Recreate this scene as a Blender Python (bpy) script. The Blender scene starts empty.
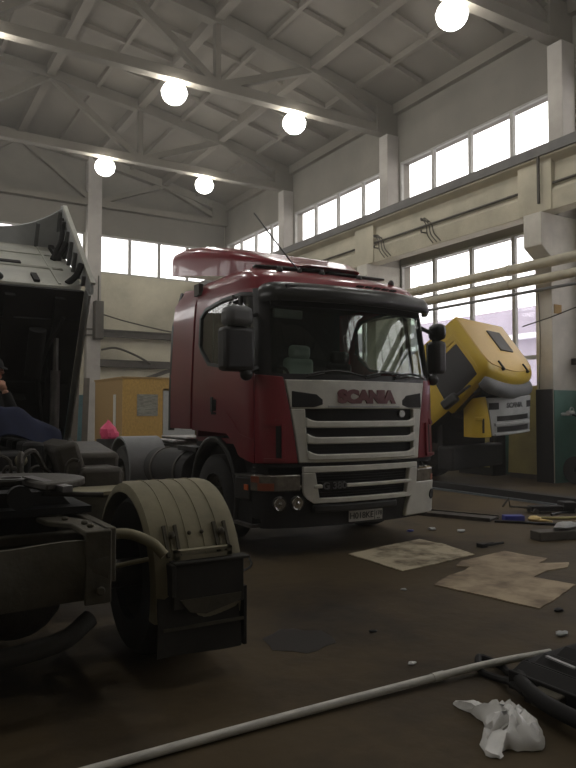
import bpy, bmesh, math, random
from mathutils import Vector, Matrix
random.seed(7)
S = bpy.context.scene
COL = S.collection
PI = math.pi

# ------------------------------------------------------------------ materials
MATS = {}
def mat(name, col, rough=.6, metal=0., var=.0, scale=4., bump=0., bscale=None, col2=None, spec=.5, coat=0., stretch=None, thr=None, alpha=None):
    m = bpy.data.materials.new(name); m.use_nodes = True
    nt = m.node_tree; b = nt.nodes['Principled BSDF']
    b.inputs['Base Color'].default_value = (*col, 1)
    b.inputs['Roughness'].default_value = rough
    b.inputs['Metallic'].default_value = metal
    b.inputs['Specular IOR Level'].default_value = spec
    b.inputs['Coat Weight'].default_value = coat
    if var or bump or col2:
        tc = nt.nodes.new('ShaderNodeTexCoord')
        mp = nt.nodes.new('ShaderNodeMapping')
        if stretch: mp.inputs['Scale'].default_value = stretch
        nt.links.new(tc.outputs['Object'], mp.inputs['Vector'])
        n = nt.nodes.new('ShaderNodeTexNoise'); n.inputs['Scale'].default_value = scale
        n.inputs['Detail'].default_value = 6; n.inputs['Roughness'].default_value = .62
        nt.links.new(mp.outputs[0], n.inputs['Vector'])
        r = nt.nodes.new('ShaderNodeValToRGB')
        lo, hi = thr or (.3, .7)
        r.color_ramp.elements[0].position = lo; r.color_ramp.elements[1].position = hi
        c2 = col2 or tuple(c*(1-var) for c in col)
        r.color_ramp.elements[0].color = (*c2, 1); r.color_ramp.elements[1].color = (*col, 1)
        nt.links.new(n.outputs['Fac'], r.inputs[0])
        nt.links.new(r.outputs[0], b.inputs['Base Color'])
        if bump:
            n2 = nt.nodes.new('ShaderNodeTexNoise'); n2.inputs['Scale'].default_value = bscale or scale*4
            n2.inputs['Detail'].default_value = 5
            nt.links.new(mp.outputs[0], n2.inputs['Vector'])
            bp = nt.nodes.new('ShaderNodeBump'); bp.inputs['Strength'].default_value = bump; bp.inputs['Distance'].default_value = .02
            nt.links.new(n2.outputs['Fac'], bp.inputs['Height'])
            nt.links.new(bp.outputs[0], b.inputs['Normal'])
    MATS[name] = m
    return m

def glass(name, tint=(1, 1, 1), trans=1.0, refl=1.0, dirt=0., dcol=(.6, .58, .55)):
    m = bpy.data.materials.new(name); m.use_nodes = True
    nt = m.node_tree; nt.nodes.clear()
    o = nt.nodes.new('ShaderNodeOutputMaterial')
    t = nt.nodes.new('ShaderNodeBsdfTransparent'); t.inputs[0].default_value = (*[c*trans for c in tint], 1)
    g = nt.nodes.new('ShaderNodeBsdfGlossy'); g.inputs['Roughness'].default_value = .02; g.inputs['Color'].default_value = (refl, refl, refl, 1)
    lw = nt.nodes.new('ShaderNodeLayerWeight'); lw.inputs[0].default_value = .5
    pw = nt.nodes.new('ShaderNodeMath'); pw.operation = 'POWER'; pw.inputs[1].default_value = 4.; nt.links.new(lw.outputs['Facing'], pw.inputs[0])
    f = nt.nodes.new('ShaderNodeMath'); f.operation = 'MULTIPLY_ADD'; f.inputs[1].default_value = .7; f.inputs[2].default_value = .045; nt.links.new(pw.outputs[0], f.inputs[0])
    mx = nt.nodes.new('ShaderNodeMixShader')
    nt.links.new(f.outputs[0], mx.inputs[0]); nt.links.new(t.outputs[0], mx.inputs[1]); nt.links.new(g.outputs[0], mx.inputs[2])
    last = mx
    if dirt:
        d = nt.nodes.new('ShaderNodeBsdfDiffuse'); d.inputs[0].default_value = (*dcol, 1)
        m2 = nt.nodes.new('ShaderNodeMixShader')
        n = nt.nodes.new('ShaderNodeTexNoise'); n.inputs['Scale'].default_value = 3.
        mm = nt.nodes.new('ShaderNodeMath'); mm.operation = 'MULTIPLY'; mm.inputs[1].default_value = dirt*2
        nt.links.new(n.outputs['Fac'], mm.inputs[0]); nt.links.new(mm.outputs[0], m2.inputs[0])
        nt.links.new(mx.outputs[0], m2.inputs[1]); nt.links.new(d.outputs[0], m2.inputs[2]); last = m2
    nt.links.new(last.outputs[0], o.inputs[0])
    return m

def emit(name, col, st):
    m = bpy.data.materials.new(name); m.use_nodes = True
    b = m.node_tree.nodes['Principled BSDF']
    b.inputs['Base Color'].default_value = (.8, .8, .8, 1)
    b.inputs['Emission Color'].default_value = (*col, 1); b.inputs['Emission Strength'].default_value = st
    return m

# ------------------------------------------------------------------ mesh builder
def nrm(v): return Vector(v).normalized()
class MB:
    def __init__(s, M=None): s.v = []; s.f = []; s.M = M
    def add(s, vs, fs):
        o = len(s.v); s.v += [Vector(p) for p in vs]; s.f += [tuple(i+o for i in f) for f in fs]; return s
    def box(s, x0, x1, y0, y1, z0, z1, R=None):
        vs = [Vector((x, y, z)) for z in (z0, z1) for y in (y0, y1) for x in (x0, x1)]
        if R is not None:
            c = Vector(((x0+x1)/2, (y0+y1)/2, (z0+z1)/2)); vs = [c + R @ (p-c) for p in vs]
        return s.add(vs, [(0,2,3,1),(4,5,7,6),(0,1,5,4),(2,6,7,3),(0,4,6,2),(1,3,7,5)])
    def bar(s, a, b, w, h, up=(0, 0, 1)):
        a, b = Vector(a), Vector(b); d = (b-a).normalized(); u = Vector(up)
        if abs(d.dot(u)) > .98: u = Vector((1, 0, 0))
        r = d.cross(u).normalized(); u = r.cross(d).normalized()
        vs = []
        for p in (a, b):
            for (i, j) in ((-1,-1),(1,-1),(1,1),(-1,1)): vs.append(p + r*(i*w/2) + u*(j*h/2))
        return s.add(vs, [(0,1,2,3),(7,6,5,4),(0,4,5,1),(1,5,6,2),(2,6,7,3),(3,7,4,0)])
    def cyl(s, a, b, r, r2=None, n=20, caps=True):
        return s.tube([a, b], r, n, r2=r2, caps=caps)
    def tube(s, pts, r, n=10, closed=False, r2=None, caps=True, smooth=0):
        pts = [Vector(p) for p in pts]
        if smooth: pts = crom(pts, smooth, closed)
        m = len(pts); vs = []; u = None
        for i, p in enumerate(pts):
            if closed: d = pts[(i+1) % m] - pts[i-1]
            else: d = pts[min(i+1, m-1)] - pts[max(i-1, 0)]
            d.normalize()
            if u is None:
                u = Vector((0, 0, 1)) if abs(d.z) < .9 else Vector((1, 0, 0))
            x = d.cross(u)
            if x.length < 1e-4: x = d.orthogonal()
            x.normalize(); u = x.cross(d).normalized()
            t = i/max(1, m-1)
            rr = r[i] if isinstance(r, (list, tuple)) and not smooth else (r if r2 is None else r+(r2-r)*t)
            for k in range(n):
                a = 2*PI*k/n; vs.append(p + x*(rr*math.cos(a)) + u*(rr*math.sin(a)))
        fs = []
        for i in range(m if closed else m-1):
            for k in range(n):
                j = (i+1) % m
                fs.append((i*n+k, i*n+(k+1) % n, j*n+(k+1) % n, j*n+k))
        if caps and not closed:
            fs.append(tuple(range(n-1, -1, -1))); fs.append(tuple((m-1)*n+k for k in range(n)))
        return s.add(vs, fs)
    def prism(s, poly, ax, a0, a1):
        n = len(poly); vs = []
        for a in (a0, a1):
            for (p, q) in poly:
                vs.append({'x': (a, p, q), 'y': (p, a, q), 'z': (p, q, a)}[ax])
        fs = [tuple(range(n-1, -1, -1)), tuple(range(n, 2*n))]
        for i in range(n):
            j = (i+1) % n; fs.append((i, j, n+j, n+i))
        return s.add(vs, fs)
    def lathe(s, prof, o, ax='x', n=32, closed=True, a0=0., a1=2*PI):
        # prof: [(r, h)]; axis along ax
        o = Vector(o); full = abs(a1-a0-2*PI) < 1e-6; cnt = n if full else n+1; m = len(prof); vs = []
        for i in range(cnt):
            a = a0+(a1-a0)*i/n; c, sn = math.cos(a), math.sin(a)
            for (r, h) in prof:
                vs.append(o+Vector({'x': (h, r*c, r*sn), 'y': (r*c, h, r*sn), 'z': (r*c, r*sn, h)}[ax]))
        fs = []
        for i in range(n):
            j = (i+1) % cnt
            for k in range(m if closed else m-1):
                l = (k+1) % m
                fs.append((i*m+k, i*m+l, j*m+l, j*m+k))
        if not full and closed:
            fs.append(tuple(range(m))); fs.append(tuple(n*m+k for k in range(m-1, -1, -1)))
        return s.add(vs, fs)
    def loft(s, secs, closed=True, caps=True):
        m = len(secs[0]); vs = [p for q in secs for p in q]; fs = []
        for i in range(len(secs)-1):
            for k in range(m if closed else m-1):
                l = (k+1) % m
                fs.append((i*m+k, i*m+l, (i+1)*m+l, (i+1)*m+k))
        if caps and closed:
            fs.append(tuple(range(m-1, -1, -1))); fs.append(tuple((len(secs)-1)*m+k for k in range(m)))
        return s.add(vs, fs)
    def slab(s, A, B):
        # two grids of points (outer, inner) -> closed thick sheet
        nu, nv = len(A), len(A[0]); o = nu*nv
        vs = [p for r in A for p in r] + [p for r in B for p in r]; fs = []
        ix = lambda i, j: i*nv+j
        for i in range(nu-1):
            for j in range(nv-1):
                q = (ix(i, j), ix(i+1, j), ix(i+1, j+1), ix(i, j+1))
                fs.append(q); fs.append(tuple(k+o for k in reversed(q)))
        for i in range(nu-1):
            for j in (0, nv-1):
                fs.append((ix(i, j), ix(i, j)+o, ix(i+1, j)+o, ix(i+1, j)))
        for j in range(nv-1):
            for i in (0, nu-1):
                fs.append((ix(i, j), ix(i, j+1), ix(i, j+1)+o, ix(i, j)+o))
        return s.add(vs, fs)
    def ball(s, c, r, nu=16, nv=10):
        if not isinstance(r, (tuple, list)): r = (r, r, r)
        c = Vector(c); vs = [c+Vector((0, 0, r[2]))]
        for i in range(1, nv):
            t = PI*i/nv
            for k in range(nu):
                a = 2*PI*k/nu; vs.append(c+Vector((r[0]*math.sin(t)*math.cos(a), r[1]*math.sin(t)*math.sin(a), r[2]*math.cos(t))))
        vs.append(c-Vector((0, 0, r[2]))); fs = []
        for k in range(nu):
            l = (k+1) % nu
            fs.append((0, 1+k, 1+l))
            for i in range(nv-2): fs.append((1+i*nu+k, 1+(i+1)*nu+k, 1+(i+1)*nu+l, 1+i*nu+l))
            fs.append((1+(nv-2)*nu+k, len(vs)-1, 1+(nv-2)*nu+l))
        return s.add(vs, fs)
    def build(s, name, m, parent=None, bevel=0., smooth=40, sub=0, M=None):
        me = bpy.data.meshes.new(name)
        M = M if M is not None else s.M
        vs = [tuple(M @ p) for p in s.v] if M is not None else [tuple(p) for p in s.v]
        me.from_pydata(vs, [], s.f)
        bm = bmesh.new(); bm.from_mesh(me)
        bmesh.ops.recalc_face_normals(bm, faces=bm.faces); bm.to_mesh(me); bm.free()
        me.materials.append(m)
        for p in me.polygons: p.use_smooth = True
        me.set_sharp_from_angle(angle=math.radians(smooth))
        o = bpy.data.objects.new(name, me); COL.objects.link(o)
        if parent is not None: o.parent = parent
        if bevel:
            b = o.modifiers.new('Bevel', 'BEVEL'); b.width = bevel; b.segments = 2; b.limit_method = 'ANGLE'; b.angle_limit = .6
        if sub:
            b = o.modifiers.new('Sub', 'SUBSURF'); b.levels = sub; b.render_levels = sub
        return o

def crom(P, k, closed=False):
    out = []; n = len(P)
    rng = range(n) if closed else range(n-1)
    for i in rng:
        p0 = P[i-1] if (i > 0 or closed) else P[0]*2-P[1]
        p1, p2 = P[i], P[(i+1) % n]
        p3 = P[(i+2) % n] if (i+2 < n or closed) else P[-1]*2-P[-2]
        for j in range(k):
            t = j/k
            out.append(.5*((2*p1)+(p2-p0)*t+(2*p0-5*p1+4*p2-p3)*t*t+(3*p1-p0-3*p2+p3)*t**3))
    if not closed: out.append(P[-1].copy())
    return out

def tag(o, label, cat, group=None, kind=None):
    o['label'] = label; o['category'] = cat
    if group: o['group'] = group
    if kind: o['kind'] = kind
    return o
def thing(name, loc, label, cat, rz=0., group=None):
    o = bpy.data.objects.new(name, None); COL.objects.link(o); o.empty_display_size = .2
    o.location = loc; o.rotation_euler = (0, 0, rz)
    return tag(o, label, cat, group)
def struct(o): o['kind'] = 'structure'; return o
def lerp(T, x):
    if x <= T[0][0]: return T[0][1:] if len(T[0]) > 2 else T[0][1]
    for a, b in zip(T, T[1:]):
        if x <= b[0]:
            t = (x-a[0])/(b[0]-a[0])
            r = tuple(p+(q-p)*t for p, q in zip(a[1:], b[1:]))
            return r if len(r) > 1 else r[0]
    return T[-1][1:] if len(T[-1]) > 2 else T[-1][1]

# ------------------------------------------------------------------ palette
M_floor = mat('oily_concrete', (.080, .057, .028), .72, col2=(.028, .021, .014), thr=(.30, .56), scale=.8, bump=.3, bscale=9, spec=.2)
M_wall = mat('dirty_plaster', (.54, .50, .37), .85, var=.35, scale=.7, bump=.2, bscale=5)
M_wallup = mat('grey_concrete', (.175, .16, .13), .9, var=.3, scale=.5, bump=.15)
M_ceil = mat('ceiling_concrete', (.145, .128, .10), .9, var=.3, scale=.35, bump=.1)
M_truss = mat('truss_concrete', (.155, .14, .11), .9, var=.25, scale=.8)
M_colm = mat('column_concrete', (.38, .355, .315), .9, var=.3, scale=1.2, bump=.2)
M_collit = mat('column_concrete_lit', (.56, .53, .46), .85, var=.3, scale=1.6, bump=.2)  # same concrete as above, lightened in colour for the light on the lower columns
M_rail = mat('grey_walkway', (.13, .125, .115), .8, var=.4, scale=2.)
M_cream = mat('cream_paint', (.46, .42, .31), .75, var=.3, scale=1.3, bump=.15)
M_pipe = mat('pipe_paint', (.46, .42, .31), .6, var=.4, scale=2.5)
M_teal = mat('teal_dado_paint', (.075, .19, .155), .6, var=.4, scale=1.5)
M_teal2 = mat('blue_green_paint', (.05, .15, .17), .7, var=.4, scale=1.5)
M_frame = mat('window_frame_paint', (.34, .33, .30), .7, var=.2)
M_black = mat('black_plastic', (.018, .018, .018), .45, var=.3, scale=8)
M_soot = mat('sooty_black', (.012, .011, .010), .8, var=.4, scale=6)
M_matt = mat('matt_black_plastic', (.013, .012, .011), .7, var=.3, scale=8, spec=.25)
M_rubber = mat('tyre_rubber', (.02, .019, .018), .8, var=.3, scale=9)
M_dark = mat('dirty_dark_steel', (.065, .056, .042), .6, .3, var=.5, scale=5, bump=.3)
M_steel = mat('worn_steel', (.22, .21, .20), .42, .8, var=.5, scale=6)
M_red = mat('dark_red_paint', (.24, .012, .024), .3, var=.12, scale=1.4, coat=.5)
M_silver = mat('silver_paint', (.68, .67, .60), .42, .12, var=.22, scale=5)
M_badge = mat('badge_red', (.13, .035, .035), .5)
M_badge2 = mat('badge_grey', (.10, .10, .10), .5)
M_visor = mat('smoked_visor', (.028, .029, .026), .3, var=.5, scale=6)
M_yellow = mat('yellow_paint', (.64, .44, .035), .4, var=.15, scale=2)
M_yroof = mat('faded_yellow_roof', (.70, .47, .14), .55, var=.12, scale=1.5)
M_white = mat('dirty_white_paint', (.64, .64, .56), .55, var=.35, scale=2.2)
M_grey = mat('grey_plastic', (.16, .165, .165), .6, var=.25, scale=4)
M_lgrey = mat('light_grey_plastic', (.44, .45, .44), .6, var=.25, scale=4)
M_dust = mat('dusty_mudguard', (.30, .27, .175), .85, var=.35, scale=4, bump=.15)
M_dust2 = mat('dusty_frame', (.095, .083, .054), .85, var=.45, scale=4, bump=.25)
M_flap = mat('dirty_rubber_flap', (.03, .027, .02), .85, var=.4, scale=5)
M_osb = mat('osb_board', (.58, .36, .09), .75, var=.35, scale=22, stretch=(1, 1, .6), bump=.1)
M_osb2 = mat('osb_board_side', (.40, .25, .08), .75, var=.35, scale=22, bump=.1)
M_card = mat('dirty_cardboard', (.52, .45, .31), .9, var=.0, col2=(.15, .115, .07), scale=3.2, thr=(.36, .56))
M_card2 = mat('stained_cardboard', (.42, .33, .215), .9, col2=(.17, .125, .08), scale=2.6, thr=(.34, .6))
M_pole = mat('white_painted_tube', (.78, .76, .68), .6, var=.4, scale=7, stretch=(1, 6, 6))
M_bag = mat('white_plastic_film', (.85, .84, .80), .35, var=.2, scale=7)
M_pink = mat('pink_plastic', (.72, .06, .17), .5, var=.2, scale=6)
M_blue = mat('blue_carton', (.03, .04, .30), .5)
M_cloth = mat('navy_workwear', (.010, .017, .055), .9, var=.4, scale=7)
M_oran = mat('orange_lens', (.75, .14, .02), .35)
M_lens = mat('cloudy_headlamp', (.30, .27, .22), .18, .2, var=.6, scale=9)
M_chrome = mat('chrome', (.55, .55, .54), .2, .95)
M_plate = mat('plate_white', (.42, .41, .37), .5, var=.3, scale=14)
M_ink = mat('plate_black', (.02, .02, .02), .5)
M_skin = mat('skin', (.50, .25, .16), .6)
M_seat = mat('pale_seat_cover', (.62, .68, .62), .8, var=.2)
M_dash = mat('dark_dash', (.045, .045, .045), .7)
M_paper = mat('grey_notice_paper', (.30, .30, .25), .8, col2=(.16, .155, .13), scale=9, stretch=(1, 1, 4), thr=(.35, .6))
M_wood = mat('dark_timber', (.10, .085, .065), .8, var=.4, scale=5)
M_ply = mat('pale_yellow_board', (.40, .35, .13), .75, var=.3, scale=2)
M_snow = mat('snow', (.80, .80, .84), .9)
M_mauve = mat('distant_render', (.40, .36, .42), .9, var=.3, scale=.25)
M_glove = mat('yellow_glove_cloth', (.62, .46, .18), .8)
G_win = glass('window_glass', (.97, .97, 1.), .95, 1.)
G_dirty = glass('dusty_window_glass', (.95, .95, 1.), .9, 1., dirt=.06)
G_cab = glass('cab_glass', (.86, .93, .89), .95, .9)
G_side = glass('tinted_side_glass', (.66, .68, .64), .85, .9)
M_lampbody = mat('lamp_housing', (.35, .35, .35), .4, .6)
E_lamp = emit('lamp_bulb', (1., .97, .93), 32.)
SKY = 3.2; EXPO = 0.45; HAZE = 0.0028
# ------------------------------------------------------------------ setting
XW, XF = 13.65, 13.2          # right wall, inner faces of its columns
XL = -10.85
YB, YF = 28.4, -15.0
COLS = [10.1+6.2*i for i in range(-4, 3)]
struct(MB().box(XL-.4, XW+.4, YF-.4, YB+.4, -.3, 0).build('floor', M_floor))

def roof_z(x):
    d = min(XF-x, x-(XL+.45))
    return lerp([(-.5, 10.8), (0, 10.9), (3, 11.6), (6, 12.15), (9, 12.5), (12.1, 12.65)], d)

# right wall with two bands of openings
w = MB()
w.box(XW, XW+.4, YF, YB, 0, 2.05); w.box(XW, XW+.4, YF, YB, 6.0, 7.2); w.box(XW, XW+.4, YF, YB, 9.2, 11.3)
for c in COLS: w.box(XW, XW+.4, c-.24, c+.24, 2.05, 9.2)
w.box(XW, XW+.4, COLS[4]-.62, COLS[4]-.24, 2.05, 6.0)
w.box(XW, XW+.4, 28.15, YB, 2.05, 9.2); w.box(XW, XW+.4, YF, COLS[1]-.24, 2.05, 9.2)
struct(w.build('wall_right', M_wallup))
struct(MB().box(XW-.015, XW, YF, YB, 0, 2.03).build('trim_1', M_teal)).__setitem__('label', 'teal green dado paint on the right wall')
# back wall
w = MB()
w.box(XL, XW, YB, YB+.4, 0, 7.35); w.box(XL, XW, YB, YB+.4, 8.97, 13.4)
for x in (13.45, 7.58, 1.5, -4.55, -10.6): w.box(x-.3, x+.3, YB, YB+.4, 7.35, 8.97)
struct(w.build('wall_back', M_wall))
struct(MB().box(XL, XW-.02, YB-.015, YB, 8.97, 12.6).build('trim_2', M_wallup))
struct(MB().box(XL, XW-.02, YB-.015, YB, 0, 2.25).build('trim_3', M_teal2))
w = MB(); w.box(XL-.4, XL, YF, YB, 0, 6.4).box(XL-.4, XL, YF, YB, 9.2, 11.3).box(XL-.4, XL, YF, COLS[3]+.24, 6.4, 9.2).box(XL-.4, XL, 28.1, YB, 6.4, 9.2)  # upper band left open for the added, unseen left windows
for c in COLS[4:]: w.box(XL-.4, XL, c-.24, c+.24, 6.4, 9.2)
struct(w.build('wall_left', M_wall))
w = MB(); w.box(XL, XW, YF-.4, YF, 0, 13.4)
struct(w.build('wall_front', M_wall))

# roof: ribbed slabs following the bowed trusses
c = MB(); xs = [XL-.3, XL+.45]+[XL+.45+3*i for i in range(1, 8)]+[XF, XW+.3]
lo = []
for y in (YF-.3, YB+.3):
    lo.append([Vector((x, y, roof_z(x)+.16)) for x in xs]+[Vector((x, y, roof_z(x)+.45)) for x in reversed(xs)])
c.loft(lo)
rib = [XL+.45+1.5*i for i in range(0, 17)]
for i, x in enumerate(rib):
    h, wd = (.3, .26) if i % 2 == 0 else (.17, .12)
    z = roof_z(x)+.17
    c.box(x-wd/2, x+wd/2, YF, YB, z-h, z+.02)
for a, b in zip(xs[1:-1], xs[2:-1]):
    for k in range(7):
        y0 = COLS[k]-6 if k == 0 else COLS[k-1]
        for t in (.25, .5, .75):
            y = y0+6*t
            c.bar((a, y, roof_z(a)+.1), (b, y, roof_z(b)+.1), .11, .15)
struct(c.build('ceiling', M_ceil, smooth=10))

# trusses
def truss(y):
    t = MB(); x0, x1 = XL+.3, XF-.1
    t.box(x0, x1, y-.14, y+.14, 10.03, 10.30)
    n = [XL+.45+3*i for i in range(9)]
    for a, b in zip(n, n[1:]): t.bar((a, y, roof_z(a)-.06), (b, y, roof_z(b)-.06), .28, .34)
    t.box(XL+.2, XL+.75, y-.17, y+.17, 10.02, 11.0); t.box(XF-.35, XW-.02, y-.17, y+.17, 10.035, 10.95)
    for i in range(1, 8, 2):
        xa = n[i]
        for s in (-1, 1):
            t.bar((xa, y, roof_z(xa)-.1), (n[i+s], y, 10.17), .2, .2)
    for i in (2, 4, 6): t.bar((n[i], y, 10.17), (n[i], y, roof_z(n[i])), .16, .16)
    return t
tl = struct(truss(COLS[0]).build('roof_truss', M_truss, smooth=10))
for y in COLS[1:]+[YB-.25]:
    struct(truss(y).build('roof_truss', M_truss, smooth=10))

# columns on the right wall with corbels
def column(y):
    m = MB()
    m.box(XF, XW, y-.2, y+.2, 7.35, 10.03)
    m.box(12.97, XW, y-.22, y+.22, 5.93, 7.36)
    return m
for y in COLS:
    struct(column(y).build('column', M_colm, bevel=.015))
    struct(MB().box(12.7, XW, y-.22, y+.22, 0, 5.93).prism([(12.71, 4.95), (12.36, 5.2), (12.36, 5.93), (12.71, 5.93)], 'y', y-.24, y+.24).build('column_base', M_collit, bevel=.015))
def column_l(y):
    return MB().box(XL, XL+.45, y-.2, y+.2, 0, 10.9)
for y in COLS: struct(column_l(y).build('column', M_colm))
for x in (7.58, 1.5, -4.55): struct(MB().box(x-.28, x+.28, YB-.4, YB, 0, 13.0).build('column', M_colm))
# crane runway beam
cb = MB()
prof = [(12.36, 7.55), (12.36, 7.32), (12.56, 7.2), (12.56, 6.68), (12.47, 6.58), (12.47, 6.3), (12.85, 6.3), (12.85, 6.58), (12.76, 6.68), (12.76, 7.2), (12.96, 7.32), (12.96, 7.55)]
pf = [(x, z-.22 if z > 6.4 else z-.37) for x, z in prof]
cb.prism(pf, 'y', YF+.1, YB-.1)
for y in COLS: cb.box(12.44, 12.9, y-.45, y+.45, 5.94, 7.1)
o = struct(cb.build('crane_beam', M_cream, bevel=.012))
struct(MB().box(12.31, 12.64, YF+.2, YB-.2, 7.14, 7.36).box(12.58, 12.72, YF+.2, YB-.2, 7.36, 7.45).build('crane_rail', M_rail))

# windows
wn = [0]
def window_x(y0, y1, z0, z1, trans, g_top, g_low, nm=4, x=XW+.07):
    wn[0] += 1
    e = bpy.data.objects.new('window_%d' % wn[0], None); COL.objects.link(e); e.location = (x, (y0+y1)/2, z0); e['kind'] = 'structure'
    L = (y1-y0)/2; H = z1-z0; f = MB()
    f.box(-.05, .05, -L, -L+.05, 0, H); f.box(-.05, .05, L-.05, L, 0, H); f.box(-.05, .05, -L+.05, L-.05, 0, .05); f.box(-.05, .05, -L+.05, L-.05, H-.05, H)
    st = 2*L/nm
    for i in range(1, nm): f.box(-.05, .05, -L+st*i-.05, -L+st*i+.05, .05, H-.05)
    for z in trans: f.box(-.048, .048, -L+.06, L-.06, z-z0-.05, z-z0+.05)
    f.build('window_frame', M_frame, e)
    zz = [z0]+list(trans)+[z1]
    for i in range(nm):
        for a, b in zip(zz, zz[1:]):
            p = MB().box(-.006, .006, -L+st*i+.03, -L+st*(i+1)-.03, a-z0+.03, b-z0-.03)
            p.build('pane', g_low if b < 5.4 else g_top, e)
bays = [(c+.24, c+6.2-.24) for c in COLS[1:]]
for (a, b) in bays:
    if b > YB: b = 28.15
    window_x(a, b, 7.2, 9.2, (), G_win, G_win)
    window_x(a, COLS[4]-.62 if 3 < a < 9 else b, 2.05, 6.0, (2.88, 4.85), G_win, G_dirty)
for (a, b) in bays[2:]:  # unseen left-wall windows, added to light the left sides of things
    if b > YB: b = 28.1
    window_x(a, b, 6.4, 9.2, (), G_win, G_win, x=XL-.07)
def window_y(x0, x1, z0, z1, nm=5):
    wn[0] += 1
    e = bpy.data.objects.new('window_%d' % wn[0], None); COL.objects.link(e); e.location = ((x0+x1)/2, YB+.07, z0); e['kind'] = 'structure'
    L = (x1-x0)/2; H = z1-z0; f = MB()
    f.box(-L, -L+.06, -.05, .05, 0, H); f.box(L-.06, L, -.05, .05, 0, H); f.box(-L+.06, L-.06, -.05, .05, 0, .07); f.box(-L+.06, L-.06, -.05, .05, H-.07, H)
    st = 2*L/nm
    for i in range(1, nm): f.box(-L+st*i-.06, -L+st*i+.06, -.05, .05, .07, H-.07)
    f.build('window_frame', M_frame, e)
    for i in range(nm): MB().box(-L+st*i+.03, -L+st*(i+1)-.03, -.006, .006, .03, H-.03).build('pane', G_win, e)
for a, b in ((7.88, 13.15), (1.8, 7.28), (-4.25, 1.2), (-10.3, -4.85)): window_y(a, b, 7.35, 8.97, 4)

# outside: snow and a long pale building
struct(MB().box(XW+.5, 70, -60, 90, -.4, -.2).build('snow_ground', M_snow))
o = thing('warehouse', (34, 26, -.2), 'pale mauve building with a snowy roof seen through the lower windows', 'building')
MB().box(0, 8, -60, 60, 0, 6.2).box(6, 14, -60, 60, 0, 9.3).build('wall', M_mauve, o)
MB().prism([(-.5, 6.2), (6, 6.2), (6, 6.7), (-.5, 6.5)], 'y', -60.5, 60.5).build('roof', M_snow, o)

# lamps hung on the truss bottom chords
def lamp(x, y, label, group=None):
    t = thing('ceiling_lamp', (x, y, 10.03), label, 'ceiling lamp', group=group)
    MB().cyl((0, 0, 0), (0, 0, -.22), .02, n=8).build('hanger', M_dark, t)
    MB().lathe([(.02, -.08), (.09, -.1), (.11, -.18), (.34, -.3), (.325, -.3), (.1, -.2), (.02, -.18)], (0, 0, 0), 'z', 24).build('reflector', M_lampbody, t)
    MB().ball((0, 0, -.32), (.32, .32, .29), 20, 12).build('bulb_glare', E_lamp, t)  # globe made oversized so its shape takes in the lamp's glare
LX = {10.0: 'right', 6.4: 'left'}
seen = {(6.4, 16.3): 'glowing high bay lamp above the red cab roof, largest of the left pair', (10.0, 16.3): 'glowing high bay lamp hanging left of the middle concrete column top',
        (6.4, 22.5): 'glowing high bay lamp furthest left, over the tilted white cab', (10.0, 22.5): 'smallest glowing high bay lamp, above the red roof deflector',
        (10.0, 10.1): 'big glowing high bay lamp at the top edge near the nearest column'}
for y in COLS[3:]:  # the nearest row is unseen, added to light the truck fronts
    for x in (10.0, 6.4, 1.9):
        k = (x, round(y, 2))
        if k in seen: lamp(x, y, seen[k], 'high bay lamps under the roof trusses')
        else: lamp(x, y, 'unseen glowing high bay lamp under the roof beyond the left or top edge of the photo', 'high bay lamps out of the photo')

# pipes along the right wall
def pipe(z, x, r, m, label, y0=YF+.3, y1=YB-.4, wob=0.):
    p = MB(); pts = [(x, y0+(y1-y0)*i/14, z+wob*math.sin(i*1.7)) for i in range(15)]
    p.tube(pts, r, 14)
    t = tag(p.build('wall_pipe', m), label, 'pipe', 'pipes along the right wall')
    for i in range(14):
        y = y0+1.5+i*3.0
        if y < y1: MB().cyl((x, y, z), (x, y+.09, z), r*1.14, n=14).build('joint_collar', m, t)
pipe(4.80, 12.45, .115, M_pipe, 'thick cream pipe on the right wall, upper of the two thick pipes')
pipe(4.46, 12.45, .10, M_pipe, 'thick cream pipe on the right wall, lower of the two thick pipes')
pipe(4.24, 12.5, .035, M_grey, 'thin grey pipe running just below the two thick wall pipes')
pipe(6.52, 12.5, .03, M_dark, 'thin dark conduit along the face of the crane beam')
# brackets holding the conduit off the beam
for i, y in enumerate((20.0, 13.6, 15.6, 7.4)):
    lab = ['bent dark cable bracket on the crane beam beside the far column', 'bent dark cable bracket on the beam below the four pane window',
           'bent dark cable bracket on the beam near the middle column', 'bent dark cable bracket on the beam at the right edge'][i]
    b = MB().bar((12.57, y, 6.62), (12.28, y, 6.62), .04, .03).bar((12.57, y, 6.3), (12.28, y, 6.3), .04, .03).bar((12.28, y, 6.3), (12.28, y, 6.36), .04, .03).bar((12.28, y, 6.62), (12.28, y, 6.68), .04, .03)
    for k in range(3): b.tube([(12.30, y-.03-.04*k, 6.66), (12.32, y-.15-.1*k, 6.45), (12.35, y-.16-.12*k, 6.2), (12.46, y-.25-.14*k, 5.98)], .014, 6, smooth=3)
    tag(b.build('cable_bracket', M_dark), lab, 'bracket', 'cable brackets on the crane beam')
tag(MB().bar((12.34, 9.9, 7.2), (12.34, 9.9, 6.1), .05, .05).build('vertical_strut', M_dark), 'dark vertical steel strut on the crane beam at the nearest column', 'strut')

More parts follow.
